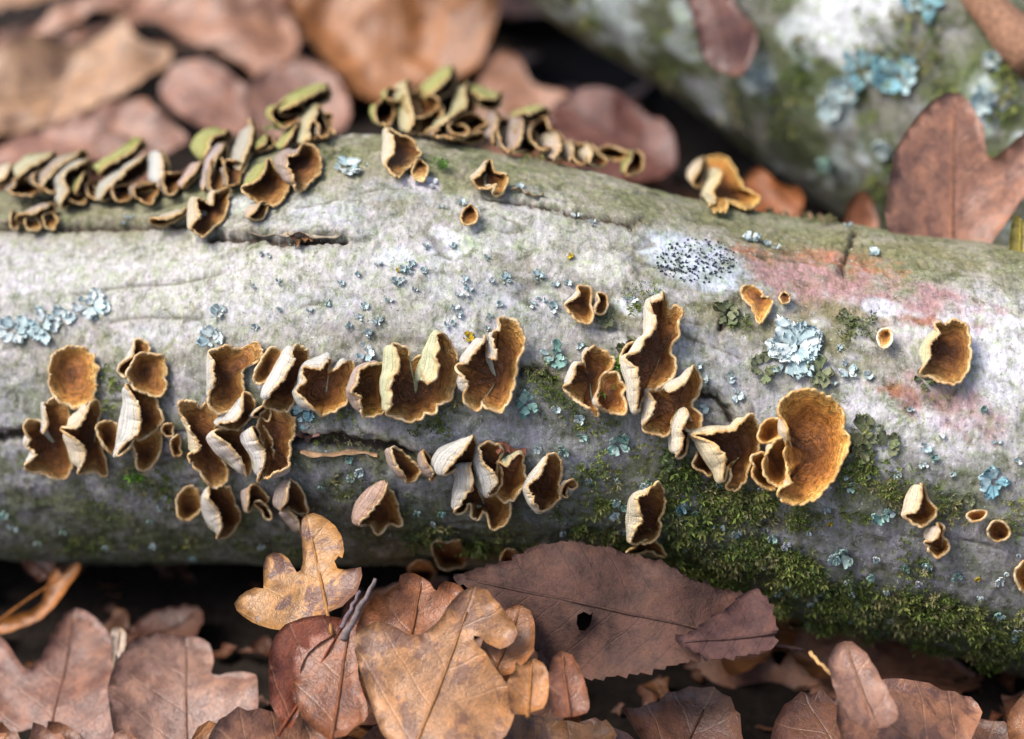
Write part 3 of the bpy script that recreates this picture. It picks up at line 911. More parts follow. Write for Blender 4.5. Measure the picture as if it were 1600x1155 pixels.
fungus('d', [(550, 640, 5), (560, 570, 5), (610, 495, 5), (662, 483, 4), (640, 540, 3), (585, 600, 2)], (605, 570), 'narrow brown fin peeping out behind the tallest fungus', MD)
fungus('d', [(880, 88, 5), (905, 150, 4), (922, 215, 3), (990, 193, 4), (1033, 240, 5), (990, 310, 4), (992, 380, 5), (1002, 420, 5), (940, 480, 4), (930, 550, 4), (972, 620, 5), (972, 690, 5), (930, 762, 5), (860, 810, 4), (800, 860, 3), (740, 870, 3), (705, 940, 4), (682, 1008, 7, 662, 1003), (692, 900, 9, 614, 910), (692, 780, 10, 600, 790), (672, 680, 10, 564, 690), (592, 590, 8, 566, 600), (702, 550, 10, 618, 560), (738, 460, 10, 676, 470), (794, 420, 10, 733, 420), (833, 320, 10, 740, 310), (802, 220, 9, 740, 220), (770, 173, 7, 763, 170), (880, 142, 6, 850, 128)], (855, 570),
       'tallest fungus, dark brown and ruffled with long white left side', (0.95, 0.9, 0.86), (1.1, 1.08, 1.0))
fungus('d', [(1118, 668, 6), (1160, 730, 4), (1172, 790, 4), (1150, 880, 4), (1110, 930, 4), (1100, 980, 4), (1165, 1030, 5), (1184, 1085, 5), (1140, 1142, 5), (1080, 1160, 5), (1010, 1090, 4), (940, 1080, 4), (935, 1150, 5), (900, 1205, 6), (810, 1180, 6), (723, 1152, 6), (763, 1095, 9, 726, 1110), (817, 1000, 9, 730, 1000), (814, 920, 8, 742, 920), (772, 855, 6, 757, 850), (850, 860, 3), (900, 835, 5), (930, 872, 8, 888, 815), (1000, 832, 9, 930, 785), (1060, 792, 9, 1008, 752), (1110, 702, 7, 1082, 690)], (980, 970),
       'orange brown fungus with a pale peaked fold below the tallest one', (1.15, 1.1, 1.0), (1.15, 1.08, 0.95))
fungus('e', [(240, 345, 6), (290, 420, 3), (300, 480, 2), (265, 550, 2), (258, 640, 4), (240, 702, 5), (192, 724, 6), (227, 660, 9, 144, 670), (243, 580, 9, 134, 590), (231, 500, 9, 146, 490), (282, 410, 9, 170, 420), (268, 352, 7, 212, 360)], (270, 565),
       'narrow upright cream fold like a thumb left of a golden triangular fungus', MD, (1.15, 1.1, 1.0))
fungus('e', [(350, 680, 4), (380, 700, 2), (440, 780, 2), (470, 840, 3), (440, 867, 6), (400, 830, 6), (350, 812, 6), (313, 770, 6), (343, 720, 6)], (400, 765), 'dark pocket with golden lip under the triangular golden fungus', DK)
fungus('e', [(772, 388, 6), (805, 450, 4), (832, 540, 4), (817, 650, 4), (772, 750, 4), (730, 830, 5), (722, 910, 5), (640, 988, 6), (580, 955, 7), (622, 880, 7, 585, 900), (600, 800, 6), (575, 800, 6), (552, 900, 9, 515, 908), (572, 760, 11, 465, 820), (552, 690, 11, 395, 720), (472, 605, 9, 340, 620), (318, 545, 7, 303, 545), (400, 552, 8, 348, 508), (520, 542, 9, 478, 488), (632, 522, 9, 600, 483), (702, 452, 9, 658, 428)], (670, 690),
       'triangular golden rimmed fungus with dark hollow beside the big rosette cup', DK, (1.15, 1.05, 0.8), (1.1, 1.05, 0.9))
fungus('e', [(830, 560, 6), (850, 490, 6), (900, 438, 5), (980, 433, 5), (1000, 500, 4), (985, 560, 5), (900, 607, 6), (850, 602, 7)], (910, 530), 'small golden ear on the upper left of the biggest cup', (1.3, 1.25, 1.0), (1, 1, 1), (1.15, 1.1, 0.9))
fungus('e', [(850, 690, 8), (882, 740, 7), (862, 800, 4), (900, 890, 3), (950, 940, 4), (952, 970, 6), (900, 967, 7), (820, 912, 8), (783, 850, 8), (800, 790, 8), (773, 740, 8), (800, 710, 8)], (872, 850), 'small golden frilled lobe at the lower left of the biggest cup', (1.1, 1.05, 0.95), (1.1, 1, .85), (1.15, 1.1, 0.95))
fungus('e', [(950, 615, 7), (1050, 560, 7), (1075, 700, 3), (1045, 830, 6), (1037, 912, 8), (990, 947, 9), (920, 912, 9), (878, 850, 9), (873, 760, 9), (930, 652, 9, 893, 640)], (975, 770), 'golden edged brown side cup joined to the left of the biggest cup', (1.15, 1.1, 1.0), (1.1, 1, .85), (1.1, 1.05, 0.9))
fungus('e', [(990, 372, 8), (1003, 300, 8), (1060, 238, 7), (1150, 200, 7), (1250, 203, 7), (1340, 243, 6), (1400, 268, 6), (1460, 330, 5), (1492, 420, 5), (1490, 500, 5), (1524, 580, 5), (1502, 690, 6), (1455, 770, 6), (1437, 860, 6), (1390, 932, 7), (1340, 962, 7), (1300, 1018, 7), (1230, 1063, 8), (1150, 1093, 8), (1060, 1078, 9), (988, 1032, 9), (1002, 972, 10, 985, 990), (1092, 930, 10, 1020, 930), (1062, 850, 9), (1042, 760, 5), (1042, 650, 6), (1062, 540, 9, 1000, 560), (1042, 450, 9, 998, 440)], (1230, 690),
       'biggest cup, broad and golden brown with thick yellow wavy rim', (1.42, 1.32, 1.05), (1.1, 1.0, 0.85), (1.15, 1.05, 0.8))

fungus('f', [(120, 200, 5), (200, 235, 3), (260, 300, 3), (332, 370, 4), (300, 430, 4), (240, 470, 5), (207, 400, 8, 158, 420), (152, 320, 8, 92, 320), (120, 230, 7, 68, 220)], (235, 350), 'weathered pinkish fungus at the end of the dark bark crack', MD, PK)
fungus('f', [(360, 238, 6, 325, 260), (400, 270, 3), (450, 360, 3), (457, 420, 4), (420, 452, 5), (442, 390, 7, 365, 420), (382, 300, 7, 333, 340)], (425, 345), 'small rolled whitish fungus between pinkish one and broad white fold', DK, PK)
fungus('f', [(750, 110, 6), (772, 170, 3), (755, 270, 2), (720, 335, 2), (640, 345, 3), (530, 402, 8, 475, 387), (578, 340, 10, 425, 320), (643, 265, 10, 485, 215), (703, 190, 10, 615, 150), (747, 123, 8, 712, 122)], (695, 270),
       'broad white triangular fold, uppermost of the lower middle cluster', DK, WH)
fungus('f', [(800, 560, 2), (900, 570, 3), (985, 600, 4), (1030, 630, 5), (1044, 700, 6), (1000, 782, 6), (915, 833, 7), (883, 800, 7), (863, 720, 6), (820, 690, 6), (795, 747, 7), (770, 767, 7), (738, 730, 7), (735, 660, 6), (700, 625, 6), (680, 690, 6), (603, 720, 8), (647, 660, 9, 594, 670), (683, 590, 10, 590, 600), (738, 540, 10, 600, 520), (745, 430, 10, 615, 430), (724, 335, 8, 597, 345), (760, 330, 4), (770, 450, 3)], (830, 600),
       'lobed brown fungus with wavy golden lower rim, lowest of its cluster', (0.8, 0.75, 0.7), WH)
fungus('f', [(860, 160, 6), (957, 188, 5), (962, 240, 4), (937, 310, 3), (960, 400, 2), (960, 480, 2), (930, 540, 4), (870, 572, 8, 848, 566), (940, 470, 10, 780, 500), (903, 380, 10, 770, 410), (837, 310, 8, 757, 300), (812, 230, 8, 772, 230), (800, 193, 7, 785, 193)], (905, 335),
       'hooded dark fungus with rounded white front fold in the lower middle cluster', DK, WH)
fungus('f', [(950, 320, 5), (1000, 352, 7, 968, 300), (1060, 292, 7, 1020, 268), (1122, 250, 6, 1110, 243), (1137, 330, 4), (1142, 420, 4), (1152, 470, 4), (1090, 542, 5), (1050, 602, 5), (980, 602, 4), (930, 540, 3), (935, 440, 2)], (1025, 445),
       'brown wavy fungus at the right end of the lower middle cluster', (0.95, 0.9, 0.85), GR)
fungus('f', [(1340, 260, 6), (1392, 260, 5), (1430, 310, 5), (1427, 400, 4), (1407, 500, 4), (1414, 585, 4), (1350, 655, 3), (1275, 692, 7, 1263, 692), (1227, 610, 9, 1182, 620), (1188, 510, 8, 1146, 520), (1264, 430, 9, 1188, 420), (1313, 340, 9, 1256, 340), (1332, 278, 7, 1303, 283)], (1335, 480),
       'dark kite shaped fungus with a clean white left border', DK, (1.1, 1.1, 1.05))
fungus('f', [(1432, 562, 5, 1425, 520), (1470, 480, 6, 1438, 470), (1512, 453, 5), (1548, 470, 4), (1552, 500, 4), (1520, 522, 4), (1480, 512, 3), (1466, 562, 3), (1480, 582, 4)], (1482, 540), 'tiny snail like curl right of the dark kite shaped fungus', MD, WH)
fungus('z', [(600, 750, 5), (618, 770, 3), (622, 795, 3), (627, 822, 4), (608, 820, 4), (590, 834, 5), (578, 820, 3), (563, 819, 8, 553, 815), (583, 798, 9, 556, 790), (598, 778, 9, 571, 768), (605, 757, 7, 589, 752)], (600, 800), 'reddish white rolled fungus low on the log beside the orange oak leaf', (0.9, 0.85, 0.8), (0.85, 0.62, 0.55))
fungus('g', [(88, 470, 5), (120, 400, 5), (200, 348, 4), (250, 390, 4), (267, 450, 3), (267, 530, 4), (210, 582, 5), (150, 607, 6), (98, 560, 6)], (182, 490), 'small round brown cup low on the log, left of a dark oval one', (0.9, 0.9, 0.9))
fungus('g', [(370, 340, 6), (450, 338, 4), (520, 383, 4), (550, 480, 3), (584, 560, 4), (560, 640, 3), (480, 732, 4), (406, 757, 7), (442, 660, 9, 350, 680), (408, 540, 9, 290, 560), (337, 440, 9, 282, 470), (342, 385, 7, 303, 400)], (465, 550), 'dark oval fungus with pale left fold at the foot of the big cluster', (0.6, 0.54, 0.52), (1.05, 1.05, 1.05))
fungus('g', [(680, 333, 5), (720, 350, 4), (800, 430, 3), (760, 472, 2), (690, 472, 2), (640, 545, 6, 622, 542), (652, 470, 7, 597, 470), (652, 390, 6, 597, 390)], (705, 420), 'small dark fungus with thin pinkish left edge under the big cluster', (0.6, 0.54, 0.52), PK)
fungus('g', [(680, 485, 6), (730, 466, 6), (790, 520, 6), (820, 590, 6), (780, 592, 6, 770, 575), (745, 530, 6, 730, 500), (700, 492, 6, 700, 478)], (775, 560), 'thin pale arc shaped fungus low on the shaded bark', DK, WH)
fungus('g', [(960, 298, 5), (1000, 318, 4), (1062, 390, 4), (1082, 490, 4), (1098, 555, 4), (1040, 560, 2), (960, 532, 3), (905, 533, 7, 888, 527), (948, 470, 9, 842, 480), (960, 390, 9, 862, 380), (967, 318, 7, 922, 303)], (1015, 440), 'shaded fungus with reddish striped fold just above the orange oak leaf', (0.6, 0.54, 0.52), PK)
fungus('g', [(960, 523, 5), (1060, 570, 3), (1077, 650, 3), (1068, 732, 5), (1052, 660, 8, 1018, 702), (1012, 580, 8, 936, 622), (952, 530, 7, 888, 556)], (1045, 592), 'slanting pinkish fold touching the tip of the orange oak leaf', (0.6, 0.54, 0.52), PK)
fungus('z', [(677, 850, 6), (700, 848, 5), (720, 842, 4), (726, 862, 3), (724, 885, 3), (700, 888, 5), (687, 885, 6), (680, 870, 6)], (705, 865), 'black looking cup with pale rim in the shade under the log', (0.6, 0.54, 0.52), (0.7, 0.65, 0.65), (0.6, 0.62, 0.65))
fungus('z', [(638, 880, 5), (655, 865, 5), (672, 862, 4), (682, 885, 3), (672, 905, 4), (645, 902, 5)], (660, 884), 'dim pinkish fungus under the log left of the black cup', DK, PK, (0.6, 0.5, 0.5))
fungus('z', [(783, 875, 5), (792, 862, 5), (808, 860, 4), (812, 872, 3), (790, 885, 5)], (797, 872), 'small dark fungus peeping above the edge of the serrated leaf', DK, PK, (0.7, 0.65, 0.6))
fungus('i', [(640, 281, 6), (682, 320, 4), (690, 400, 4), (677, 490, 4), (647, 540, 4), (652, 650, 4), (600, 717, 5), (520, 744, 6), (443, 732, 7, 422, 722), (473, 650, 9, 404, 650), (525, 560, 9, 400, 560), (503, 470, 9, 408, 480), (487, 400, 9, 428, 400), (552, 357, 8, 500, 343)], (595, 570),
       'upright dark fungus with cream left side just above the serrated leaf', DK, (1.15, 1.08, 0.9), (1.1, 1.05, 0.9))
fungus('i', [(398, 832, 6), (440, 790, 6), (520, 748, 7, 500, 735), (590, 728, 6), (642, 770, 5), (695, 842, 4), (640, 832, 3), (590, 800, 3), (540, 805, 4), (470, 828, 5)], (580, 785), 'thin cream arched fungus half hidden by the serrated leaf', DK, (1.0, 0.95, 0.75), (0.95, 0.95, 0.8))
fungus('h', [(810, 577, 6), (822, 640, 4), (852, 720, 4), (908, 780, 5), (892, 840, 5), (800, 907, 6), (680, 830, 6, 658, 825), (762, 800, 8, 664, 780), (803, 710, 8, 684, 690), (808, 630, 7, 732, 605)], (812, 780), 'pale orange fungus with cream fold among moss at the lower right', (1.35, 1.3, 1.2), (1.25, 1.1, 0.9))
fungus('h', [(930, 883, 5), (967, 920, 4), (952, 990, 3), (1002, 1040, 4), (992, 1100, 5), (930, 1152, 6), (868, 1110, 6), (858, 1060, 5), (828, 1040, 6), (902, 1030, 8, 826, 980), (948, 960, 8, 866, 920)], (935, 1052), 'small pale fungus below the cream folded one at the lower right', (1.35, 1.3, 1.2), (1.25, 1.1, 0.95))
fungus('h', [(1163, 830, 4), (1200, 803, 4), (1302, 800, 3), (1272, 852, 4), (1200, 867, 4)], (1232, 832), 'tiny flat orange fungus scrap in moss near the right edge', (1.6, 1.5, 1.3))
fungus('h', [(1328, 940, 6), (1350, 888, 6), (1420, 883, 5), (1482, 940, 4), (1462, 1002, 4), (1380, 1022, 5), (1338, 990, 6)], (1412, 957), 'tiny tan cup on bare bark near the right edge', (0.9, 0.85, 0.8), (1.2, 1.05, 0.85))
fungus('z', [(1587, 897, 5), (1600, 880, 5), (1617, 888, 4), (1617, 917, 4), (1600, 924, 5)], (1604, 902), 'pale orange fungus cut off by the right edge', (1.4, 1.35, 1.2), (1.2, 1.05, 0.9))
fungus('z', [(1462, 507, 5), (1478, 508, 4), (1490, 501, 5), (1509, 510, 5), (1515, 540, 5), (1513, 575, 5), (1500, 594, 6), (1480, 598, 6), (1455, 589, 6), (1440, 583, 7), (1453, 558, 8, 1438, 555), (1457, 535, 8, 1442, 540), (1470, 522, 7, 1456, 521)], (1487, 556), 'brown scoop with green tinged left fold alone at the right', (0.85, 0.85, 0.85), GR)
fungus('z', [(1160, 450, 3), (1175, 446, 2), (1191, 458, 2), (1189, 465, 2), (1204, 467, 2), (1205, 480, 2), (1190, 503, 3), (1183, 501, 3), (1175, 480, 3), (1162, 465, 3)], (1184, 472), 'small flat banded tan fungus above the big blue lichen', (1.6, 1.55, 1.4))
fungus('z', [(1218, 467, 2), (1225, 459, 2), (1233, 464, 2), (1232, 474, 2), (1223, 476, 2)], (1225.5, 467), 'tiny brown button right of the small banded fungus', (0.8, 0.7, 0.7))
fungus('z', [(1373, 528, 4), (1378, 516, 4), (1388, 515, 4), (1393, 525, 4), (1389, 538, 4), (1379, 542, 4)], (1383, 529), 'tiny cream bud on bare bark between two blue lichens', (2.4, 3.0, 4.0), (1.3, 1.25, 1.2), (1.4, 1.7, 2.4))

def back_fungus(win, pts, center, label, inner=(1, 1, 1), back=(1, 1, 1), rim=(1, 1, 1), **kw):
    """The weathered ones along the back: browner faces, duller backs and margins."""
    return fungus(win, pts, center, label, tuple(c * 0.88 for c in inner), tuple(c * 0.80 for c in back), (rim[0] * 0.82, rim[1] * 0.80, rim[2] * 0.72), **kw)


# along the back of the log, out of focus
back_fungus('n', [(310, 240, 4), (430, 217, 5), (480, 240, 5), (530, 320, 5), (560, 390, 5), (620, 490, 5), (710, 518, 6), (734, 555, 6), (700, 602, 6), (620, 662, 6), (520, 655, 5), (470, 640, 5), (472, 690, 6), (400, 722, 6), (328, 702, 6), (388, 610, 9, 315, 680), (378, 540, 9, 286, 610), (384, 470, 10, 290, 500), (443, 390, 10, 304, 430), (433, 328, 8, 336, 340), (340, 345, 4)], (445, 490), 'big twisted golden brown fungus on the ridge at the right', (1.25, 1.2, 0.95), (1.2, 1.1, 0.8), (1.1, 1.05, 0.8))
back_fungus('n', [(300, 238, 5), (312, 290, 3), (282, 380, 3), (270, 462, 4), (218, 430, 6, 177, 380), (272, 330, 8, 186, 320), (292, 270, 7, 238, 270)], (272, 370), 'pale crumpled fold at the left of the twisted golden fungus', (0.9, 0.85, 0.8), (1.15, 1.02, 0.85))
back_fungus('k', [(700, 650, 5), (740, 720, 4), (820, 790, 4), (862, 880, 4), (822, 960, 5), (750, 1012, 5), (680, 992, 5), (590, 962, 5), (508, 902, 6), (498, 860, 6), (562, 850, 8, 516, 830), (643, 800, 9, 556, 760), (683, 720, 8, 616, 690)], (705, 860), 'brown fan with yellowish left fold, lowest of the upper left clump', (0.85, 0.8, 0.8), YG)
back_fungus('k', [(980, 530, 5), (1060, 560, 4), (1112, 680, 4), (1102, 770, 4), (1020, 852, 5), (930, 892, 6), (903, 800, 9, 816, 790), (853, 690, 9, 750, 660), (853, 640, 6, 796, 600), (922, 612, 8, 868, 576)], (985, 700), 'dark brown fungus with mauve left fold in the upper left clump', DK, PK)
back_fungus('k', [(1080, 218, 5), (1130, 330, 4), (1180, 450, 4), (1222, 510, 4), (1120, 542, 3), (1030, 560, 3), (960, 545, 6, 928, 530), (1033, 480, 9, 930, 450), (1013, 410, 8, 956, 390), (1073, 320, 9, 966, 310), (1087, 240, 7, 1018, 240)], (1095, 430), 'upright fungus with wavy cream front, highest right in the upper left clump', DK, (0.9, 0.86, 0.6))
back_fungus('k', [(1150, 50, 5), (1182, 120, 2), (1150, 200, 2), (1000, 262, 2), (880, 292, 3), (780, 282, 6, 742, 258), (902, 232, 9, 845, 170), (1042, 152, 9, 976, 96), (1152, 95, 7, 1108, 55)], (1052, 232), 'long yellow green sloping bracket topping the upper left clump', DK, YG)
back_fungus('k', [(690, 458, 5), (732, 520, 3), (760, 600, 3), (680, 642, 3), (600, 572, 5, 578, 540), (662, 540, 8, 596, 518), (692, 490, 7, 658, 468)], (702, 570), 'small star shaped dark fungus in the middle of the upper left clump', DK, YG)
back_fungus('k', [(940, 358, 5), (942, 440, 2), (880, 540, 2), (800, 587, 5), (842, 540, 9, 756, 560), (892, 450, 9, 796, 488), (932, 380, 7, 876, 388)], (905, 500), 'slim olive bracket beside a bright green moss tuft', DK, YG)
back_fungus('k', [(560, 348, 5), (600, 420, 2), (592, 560, 2), (560, 680, 2), (510, 802, 5), (483, 740, 8, 414, 700), (533, 620, 9, 424, 600), (573, 500, 9, 464, 498), (583, 420, 8, 486, 428)], (582, 600), 'tall whitish upright bracket at the left of the upper left clump', DK, GW)
back_fungus('k', [(360, 528, 5), (372, 620, 2), (302, 760, 2), (240, 882, 4), (200, 882, 7, 176, 860), (253, 750, 9, 190, 760), (303, 640, 9, 220, 640), (348, 560, 7, 288, 538)], (325, 720), 'slim mauve upright bracket left of the tall whitish one', DK, (0.85, 0.74, 0.76))
back_fungus('k', [(180, 678, 5), (192, 760, 2), (120, 862, 2), (30, 892, 4), (62, 830, 8, -4, 840), (122, 760, 9, 36, 778), (162, 700, 7, 108, 688)], (135, 795), 'low pink tinged bracket left of the slim mauve one', DK, (0.95, 0.75, 0.72))
back_fungus('k', [(390, 408, 5), (402, 460, 2), (300, 502, 2), (270, 602, 3), (200, 642, 5, 168, 620), (242, 560, 9, 96, 560), (252, 500, 9, 136, 468), (352, 450, 8, 278, 408)], (300, 545), 'rounded yellow green bracket above the mauve ones', DK, YG)
back_fungus('k', [(330, 898, 5), (398, 870, 5), (382, 950, 3), (372, 1050, 4), (330, 1122, 5), (250, 1182, 5), (180, 1242, 6), (108, 1180, 7, 86, 1180), (168, 1090, 9, 70, 1090), (142, 1010, 8, 80, 1000), (150, 965, 6, 108, 953), (220, 992, 5), (272, 1010, 7, 228, 948), (280, 920, 6, 255, 900)], (272, 1065), 'curled brown fungus with creamy rim alone on the pale upper left bark', (0.75, 0.7, 0.68), (1.1, 1.02, 0.85))
back_fungus('k', [(650, 983, 5), (692, 1020, 3), (652, 1102, 4), (600, 1112, 4), (560, 1102, 6, 518, 1090), (602, 1050, 7, 546, 1018)], (622, 1065), 'small dark curl under the brown fan on the upper left bark', DK, (1.05, 0.9, 0.75))
back_fungus('j', [(1150, 308, 5), (1162, 380, 2), (1060, 502, 2), (940, 562, 2), (870, 642, 4), (800, 652, 6, 768, 630), (883, 560, 9, 786, 538), (983, 460, 9, 874, 458), (1103, 360, 9, 998, 376)], (1025, 505), 'long grey white sloping bracket in the upper left row', DK, GW)
back_fungus('j', [(1250, 283, 5), (1312, 400, 3), (1292, 520, 3), (1240, 592, 5), (1273, 500, 8, 1174, 500), (1283, 380, 8, 1164, 370), (1262, 310, 7, 1186, 298)], (1302, 450), 'pale blue grey upright oval bracket in the upper left row', DK, (1.05, 1.1, 1.15))
back_fungus('j', [(1100, 173, 5), (1142, 240, 2), (1000, 382, 2), (860, 472, 2), (780, 462, 5), (823, 420, 9, 736, 400), (943, 350, 9, 876, 316), (1063, 260, 9, 996, 226), (1112, 200, 7, 1058, 183)], (985, 385), 'long yellow green bracket sloping behind the grey white one', DK, YG)
back_fungus('j', [(690, 348, 5), (692, 430, 2), (560, 522, 2), (560, 640, 2), (520, 722, 5), (480, 702, 7, 446, 650), (543, 590, 9, 424, 560), (503, 500, 9, 404, 500), (563, 430, 9, 476, 428), (662, 380, 8, 598, 358)], (605, 540), 'zigzag whitish bracket in the far upper left row', DK, GW)
back_fungus('j', [(640, 288, 5), (682, 330, 2), (520, 402, 2), (420, 472, 2), (382, 602, 4), (330, 592, 7, 286, 520), (382, 500, 9, 284, 480), (453, 420, 9, 366, 388), (583, 340, 8, 498, 308)], (485, 450), 'arched beige bracket behind the zigzag whitish one', DK, (0.75, 0.66, 0.58))
back_fungus('j', [(430, 308, 5), (422, 380, 2), (250, 482, 2), (150, 522, 4), (182, 470, 9, 96, 430), (283, 400, 9, 196, 338), (393, 330, 8, 318, 308)], (295, 440), 'broad cream and green bracket near the upper left edge', DK, (0.85, 0.84, 0.62))
back_fungus('j', [(92, 388, 5), (112, 450, 2), (40, 532, 4), (-20, 542, 5), (42, 490, 8, -24, 450), (92, 420, 7, 38, 398)], (62, 480), 'cream bracket cut by the left edge of the view', DK, (1.1, 1.0, 0.85))
back_fungus('j', [(670, 448, 5), (692, 500, 2), (630, 612, 4), (600, 602, 7, 568, 580), (642, 520, 8, 586, 508)], (655, 552), 'small golden bracket tucked behind the zigzag whitish one', DK, YG)
back_fungus('j', [(1060, 560, 4), (1120, 528, 4), (1202, 560, 4), (1202, 622, 4), (1130, 642, 4), (1058, 602, 4)], (1132, 585), 'bright orange scrap of fungus under the long grey white bracket', (2.2, 2.2, 1.6))
back_fungus('j', [(400, 688, 5), (432, 760, 3), (330, 822, 2), (150, 832, 3), (138, 790, 6), (262, 772, 8, 238, 738), (372, 732, 7, 358, 693)], (302, 800), 'thin ledge like bracket low at the far left', DK, (0.9, 0.78, 0.7))
back_fungus('j', [(100, 758, 5), (142, 800, 3), (132, 892, 4), (88, 860, 5)], (116, 825), 'tiny mauve stub below the thin ledge at far left', DK, PK)
back_fungus('j', [(212, 800, 5), (262, 790, 4), (312, 860, 4), (292, 892, 4), (212, 880, 5)], (262, 845), 'rounded mauve stub beneath the thin ledge', MD, PK)
back_fungus('j', [(342, 790, 5), (402, 768, 4), (442, 830, 4), (422, 892, 4), (362, 870, 5)], (395, 830), 'wide pinkish stub at the right end of the thin ledge', MD, PK)
back_fungus('j', [(1450, 748, 5), (1472, 800, 3), (1350, 852, 2), (1200, 852, 3), (1176, 825, 6), (1302, 820, 8, 1278, 778), (1422, 780, 7, 1398, 748)], (1345, 830), 'thin wavy ledge bracket left of the curled creamy rimmed one', DK, (1.0, 0.9, 0.75))
back_fungus('l', [(215, 543, 5), (300, 600, 4), (400, 640, 4), (482, 740, 4), (442, 812, 5), (380, 872, 5), (310, 932, 6), (230, 842, 6, 188, 820), (288, 740, 9, 196, 730), (283, 650, 9, 200, 640), (247, 580, 7, 203, 568)], (355, 750), 'brown hollow fungus with white left side near the top middle', (0.7, 0.66, 0.62), (1.15, 1.1, 0.95))
back_fungus('l', [(430, 300, 4), (560, 330, 4), (652, 400, 4), (642, 500, 4), (560, 582, 5), (480, 602, 5), (438, 500, 4)], (540, 460), 'orange brown open fan behind the cream column at top middle', (1.0, 0.95, 0.85))
back_fungus('l', [(380, 178, 5), (420, 260, 2), (482, 420, 2), (452, 570, 4), (400, 582, 7, 338, 560), (443, 480, 9, 324, 450), (403, 340, 9, 264, 330), (382, 230, 8, 298, 218)], (445, 420), 'cream column like bracket standing on the top middle ridge', DK, (0.95, 0.9, 0.62))
back_fungus('l', [(740, 68, 5), (762, 180, 2), (700, 282, 2), (580, 332, 4), (540, 302, 7, 486, 258), (643, 240, 9, 556, 176), (722, 140, 9, 656, 78)], (685, 240), 'upright yellow green bracket highest at the top middle', DK, YG)
back_fungus('l', [(860, 198, 5), (902, 300, 2), (902, 440, 3), (760, 542, 3), (600, 612, 4), (528, 592, 6), (643, 540, 9, 596, 506), (783, 450, 9, 716, 438), (853, 380, 9, 750, 348), (842, 270, 8, 776, 238)], (825, 470), 'long cream S shaped bracket over dark hollow at the top middle', DK, (0.9, 0.86, 0.55))
back_fungus('l', [(1110, 278, 5), (1102, 370, 3), (1000, 402, 3), (900, 332, 4), (880, 270, 6, 878, 238), (960, 332, 8, 956, 238), (1072, 332, 7, 1058, 273)], (1012, 352), 'stubby yellow bracket right of the S shaped one', DK, YG)
back_fungus('l', [(1060, 418, 5), (1112, 450, 3), (1112, 600, 3), (1070, 692, 4), (1062, 600, 8, 994, 620), (1092, 500, 8, 1004, 498), (1072, 440, 6, 1028, 438)], (1108, 560), 'upright mauve stump shaped bracket, left of a matching larger one', DK, PK)
back_fungus('l', [(1310, 498, 5), (1342, 540, 3), (1392, 640, 3), (1342, 742, 3), (1260, 792, 5), (1200, 772, 7, 1142, 740), (1273, 660, 9, 1144, 640), (1293, 540, 9, 1158, 518), (1282, 490, 7, 1188, 478)], (1322, 640), 'large mauve block like bracket under a yellow green one', DK, PK)
back_fungus('l', [(1462, 388, 5), (1482, 440, 3), (1350, 502, 3), (1220, 492, 4), (1232, 460, 7, 1196, 448), (1352, 450, 8, 1336, 396), (1442, 410, 7, 1418, 376)], (1372, 470), 'flat yellow green bracket lying over the mauve block', DK, YG)
back_fungus('l', [(960, 598, 5), (962, 640, 3), (800, 682, 3), (620, 702, 4), (588, 640, 6), (702, 662, 7, 698, 638), (852, 622, 7, 858, 598)], (782, 670), 'low brown strip like bracket in the dark hollow at top middle', DK, (0.55, 0.36, 0.28))
back_fungus('l', [(1030, 803, 5), (1052, 880, 4), (1080, 912, 4), (1142, 920, 5), (1162, 960, 5), (1122, 1052, 6), (1060, 1067, 6), (1082, 980, 9, 984, 1000), (1000, 1012, 6), (940, 1012, 5), (908, 960, 6, 878, 940), (952, 930, 7, 906, 920), (992, 880, 8, 938, 880), (1002, 830, 6, 990, 815)], (1012, 952), 'small three lobed curl alone on the upper bark', MD, (1.1, 0.98, 0.8))
back_fungus('m', [(230, 218, 5), (300, 290, 3), (312, 400, 3), (280, 492, 5), (230, 482, 7, 166, 440), (293, 380, 9, 124, 340), (273, 290, 9, 146, 258)], (298, 370), 'fat whitish pink bracket on the ridge right of the mauve block', DK, (0.98, 0.86, 0.76))
back_fungus('m', [(350, 298, 5), (417, 360, 3), (412, 440, 3), (370, 502, 5), (350, 492, 7, 318, 460), (393, 400, 9, 314, 400), (373, 330, 7, 322, 338)], (405, 405), 'small cream bracket snug against the fat whitish one', DK, (1.15, 1.0, 0.8))
back_fungus('m', [(480, 313, 5), (532, 360, 3), (600, 432, 3), (642, 470, 4), (560, 522, 5), (510, 502, 7, 466, 480), (533, 420, 9, 430, 420), (513, 350, 8, 436, 348)], (572, 440), 'brown bracket with cream bean shaped fold on the ridge', MD, (1.15, 1.05, 0.85))
back_fungus('m', [(580, 372, 5), (680, 358, 5), (792, 390, 5), (762, 442, 2), (680, 432, 2), (600, 412, 3)], (690, 400), 'thin tan strip bracket bridging two cream folds on the ridge', LT, (1.1, 0.9, 0.65))
back_fungus('m', [(860, 378, 5), (917, 420, 4), (912, 520, 4), (860, 552, 5), (790, 542, 7, 765, 540), (833, 460, 8, 766, 470), (843, 410, 7, 796, 393)], (885, 470), 'squat yellowish bracket, last one before the grey bark bump', LT, YG)
back_fungus('z', [(725, 330, 4), (735, 321, 4), (744, 330, 4), (743, 346, 4), (730, 351, 5), (721, 342, 5)], (733, 337), 'tiny brown knob below the three lobed curl', MD)
back_fungus('z', [(645, 268, 4), (655, 250, 4), (668, 262, 3), (664, 280, 4), (650, 280, 4)], (657, 266), 'small pinkish white fungus beside a bright green moss tuft', (1.5, 1.7, 2.0), PK)

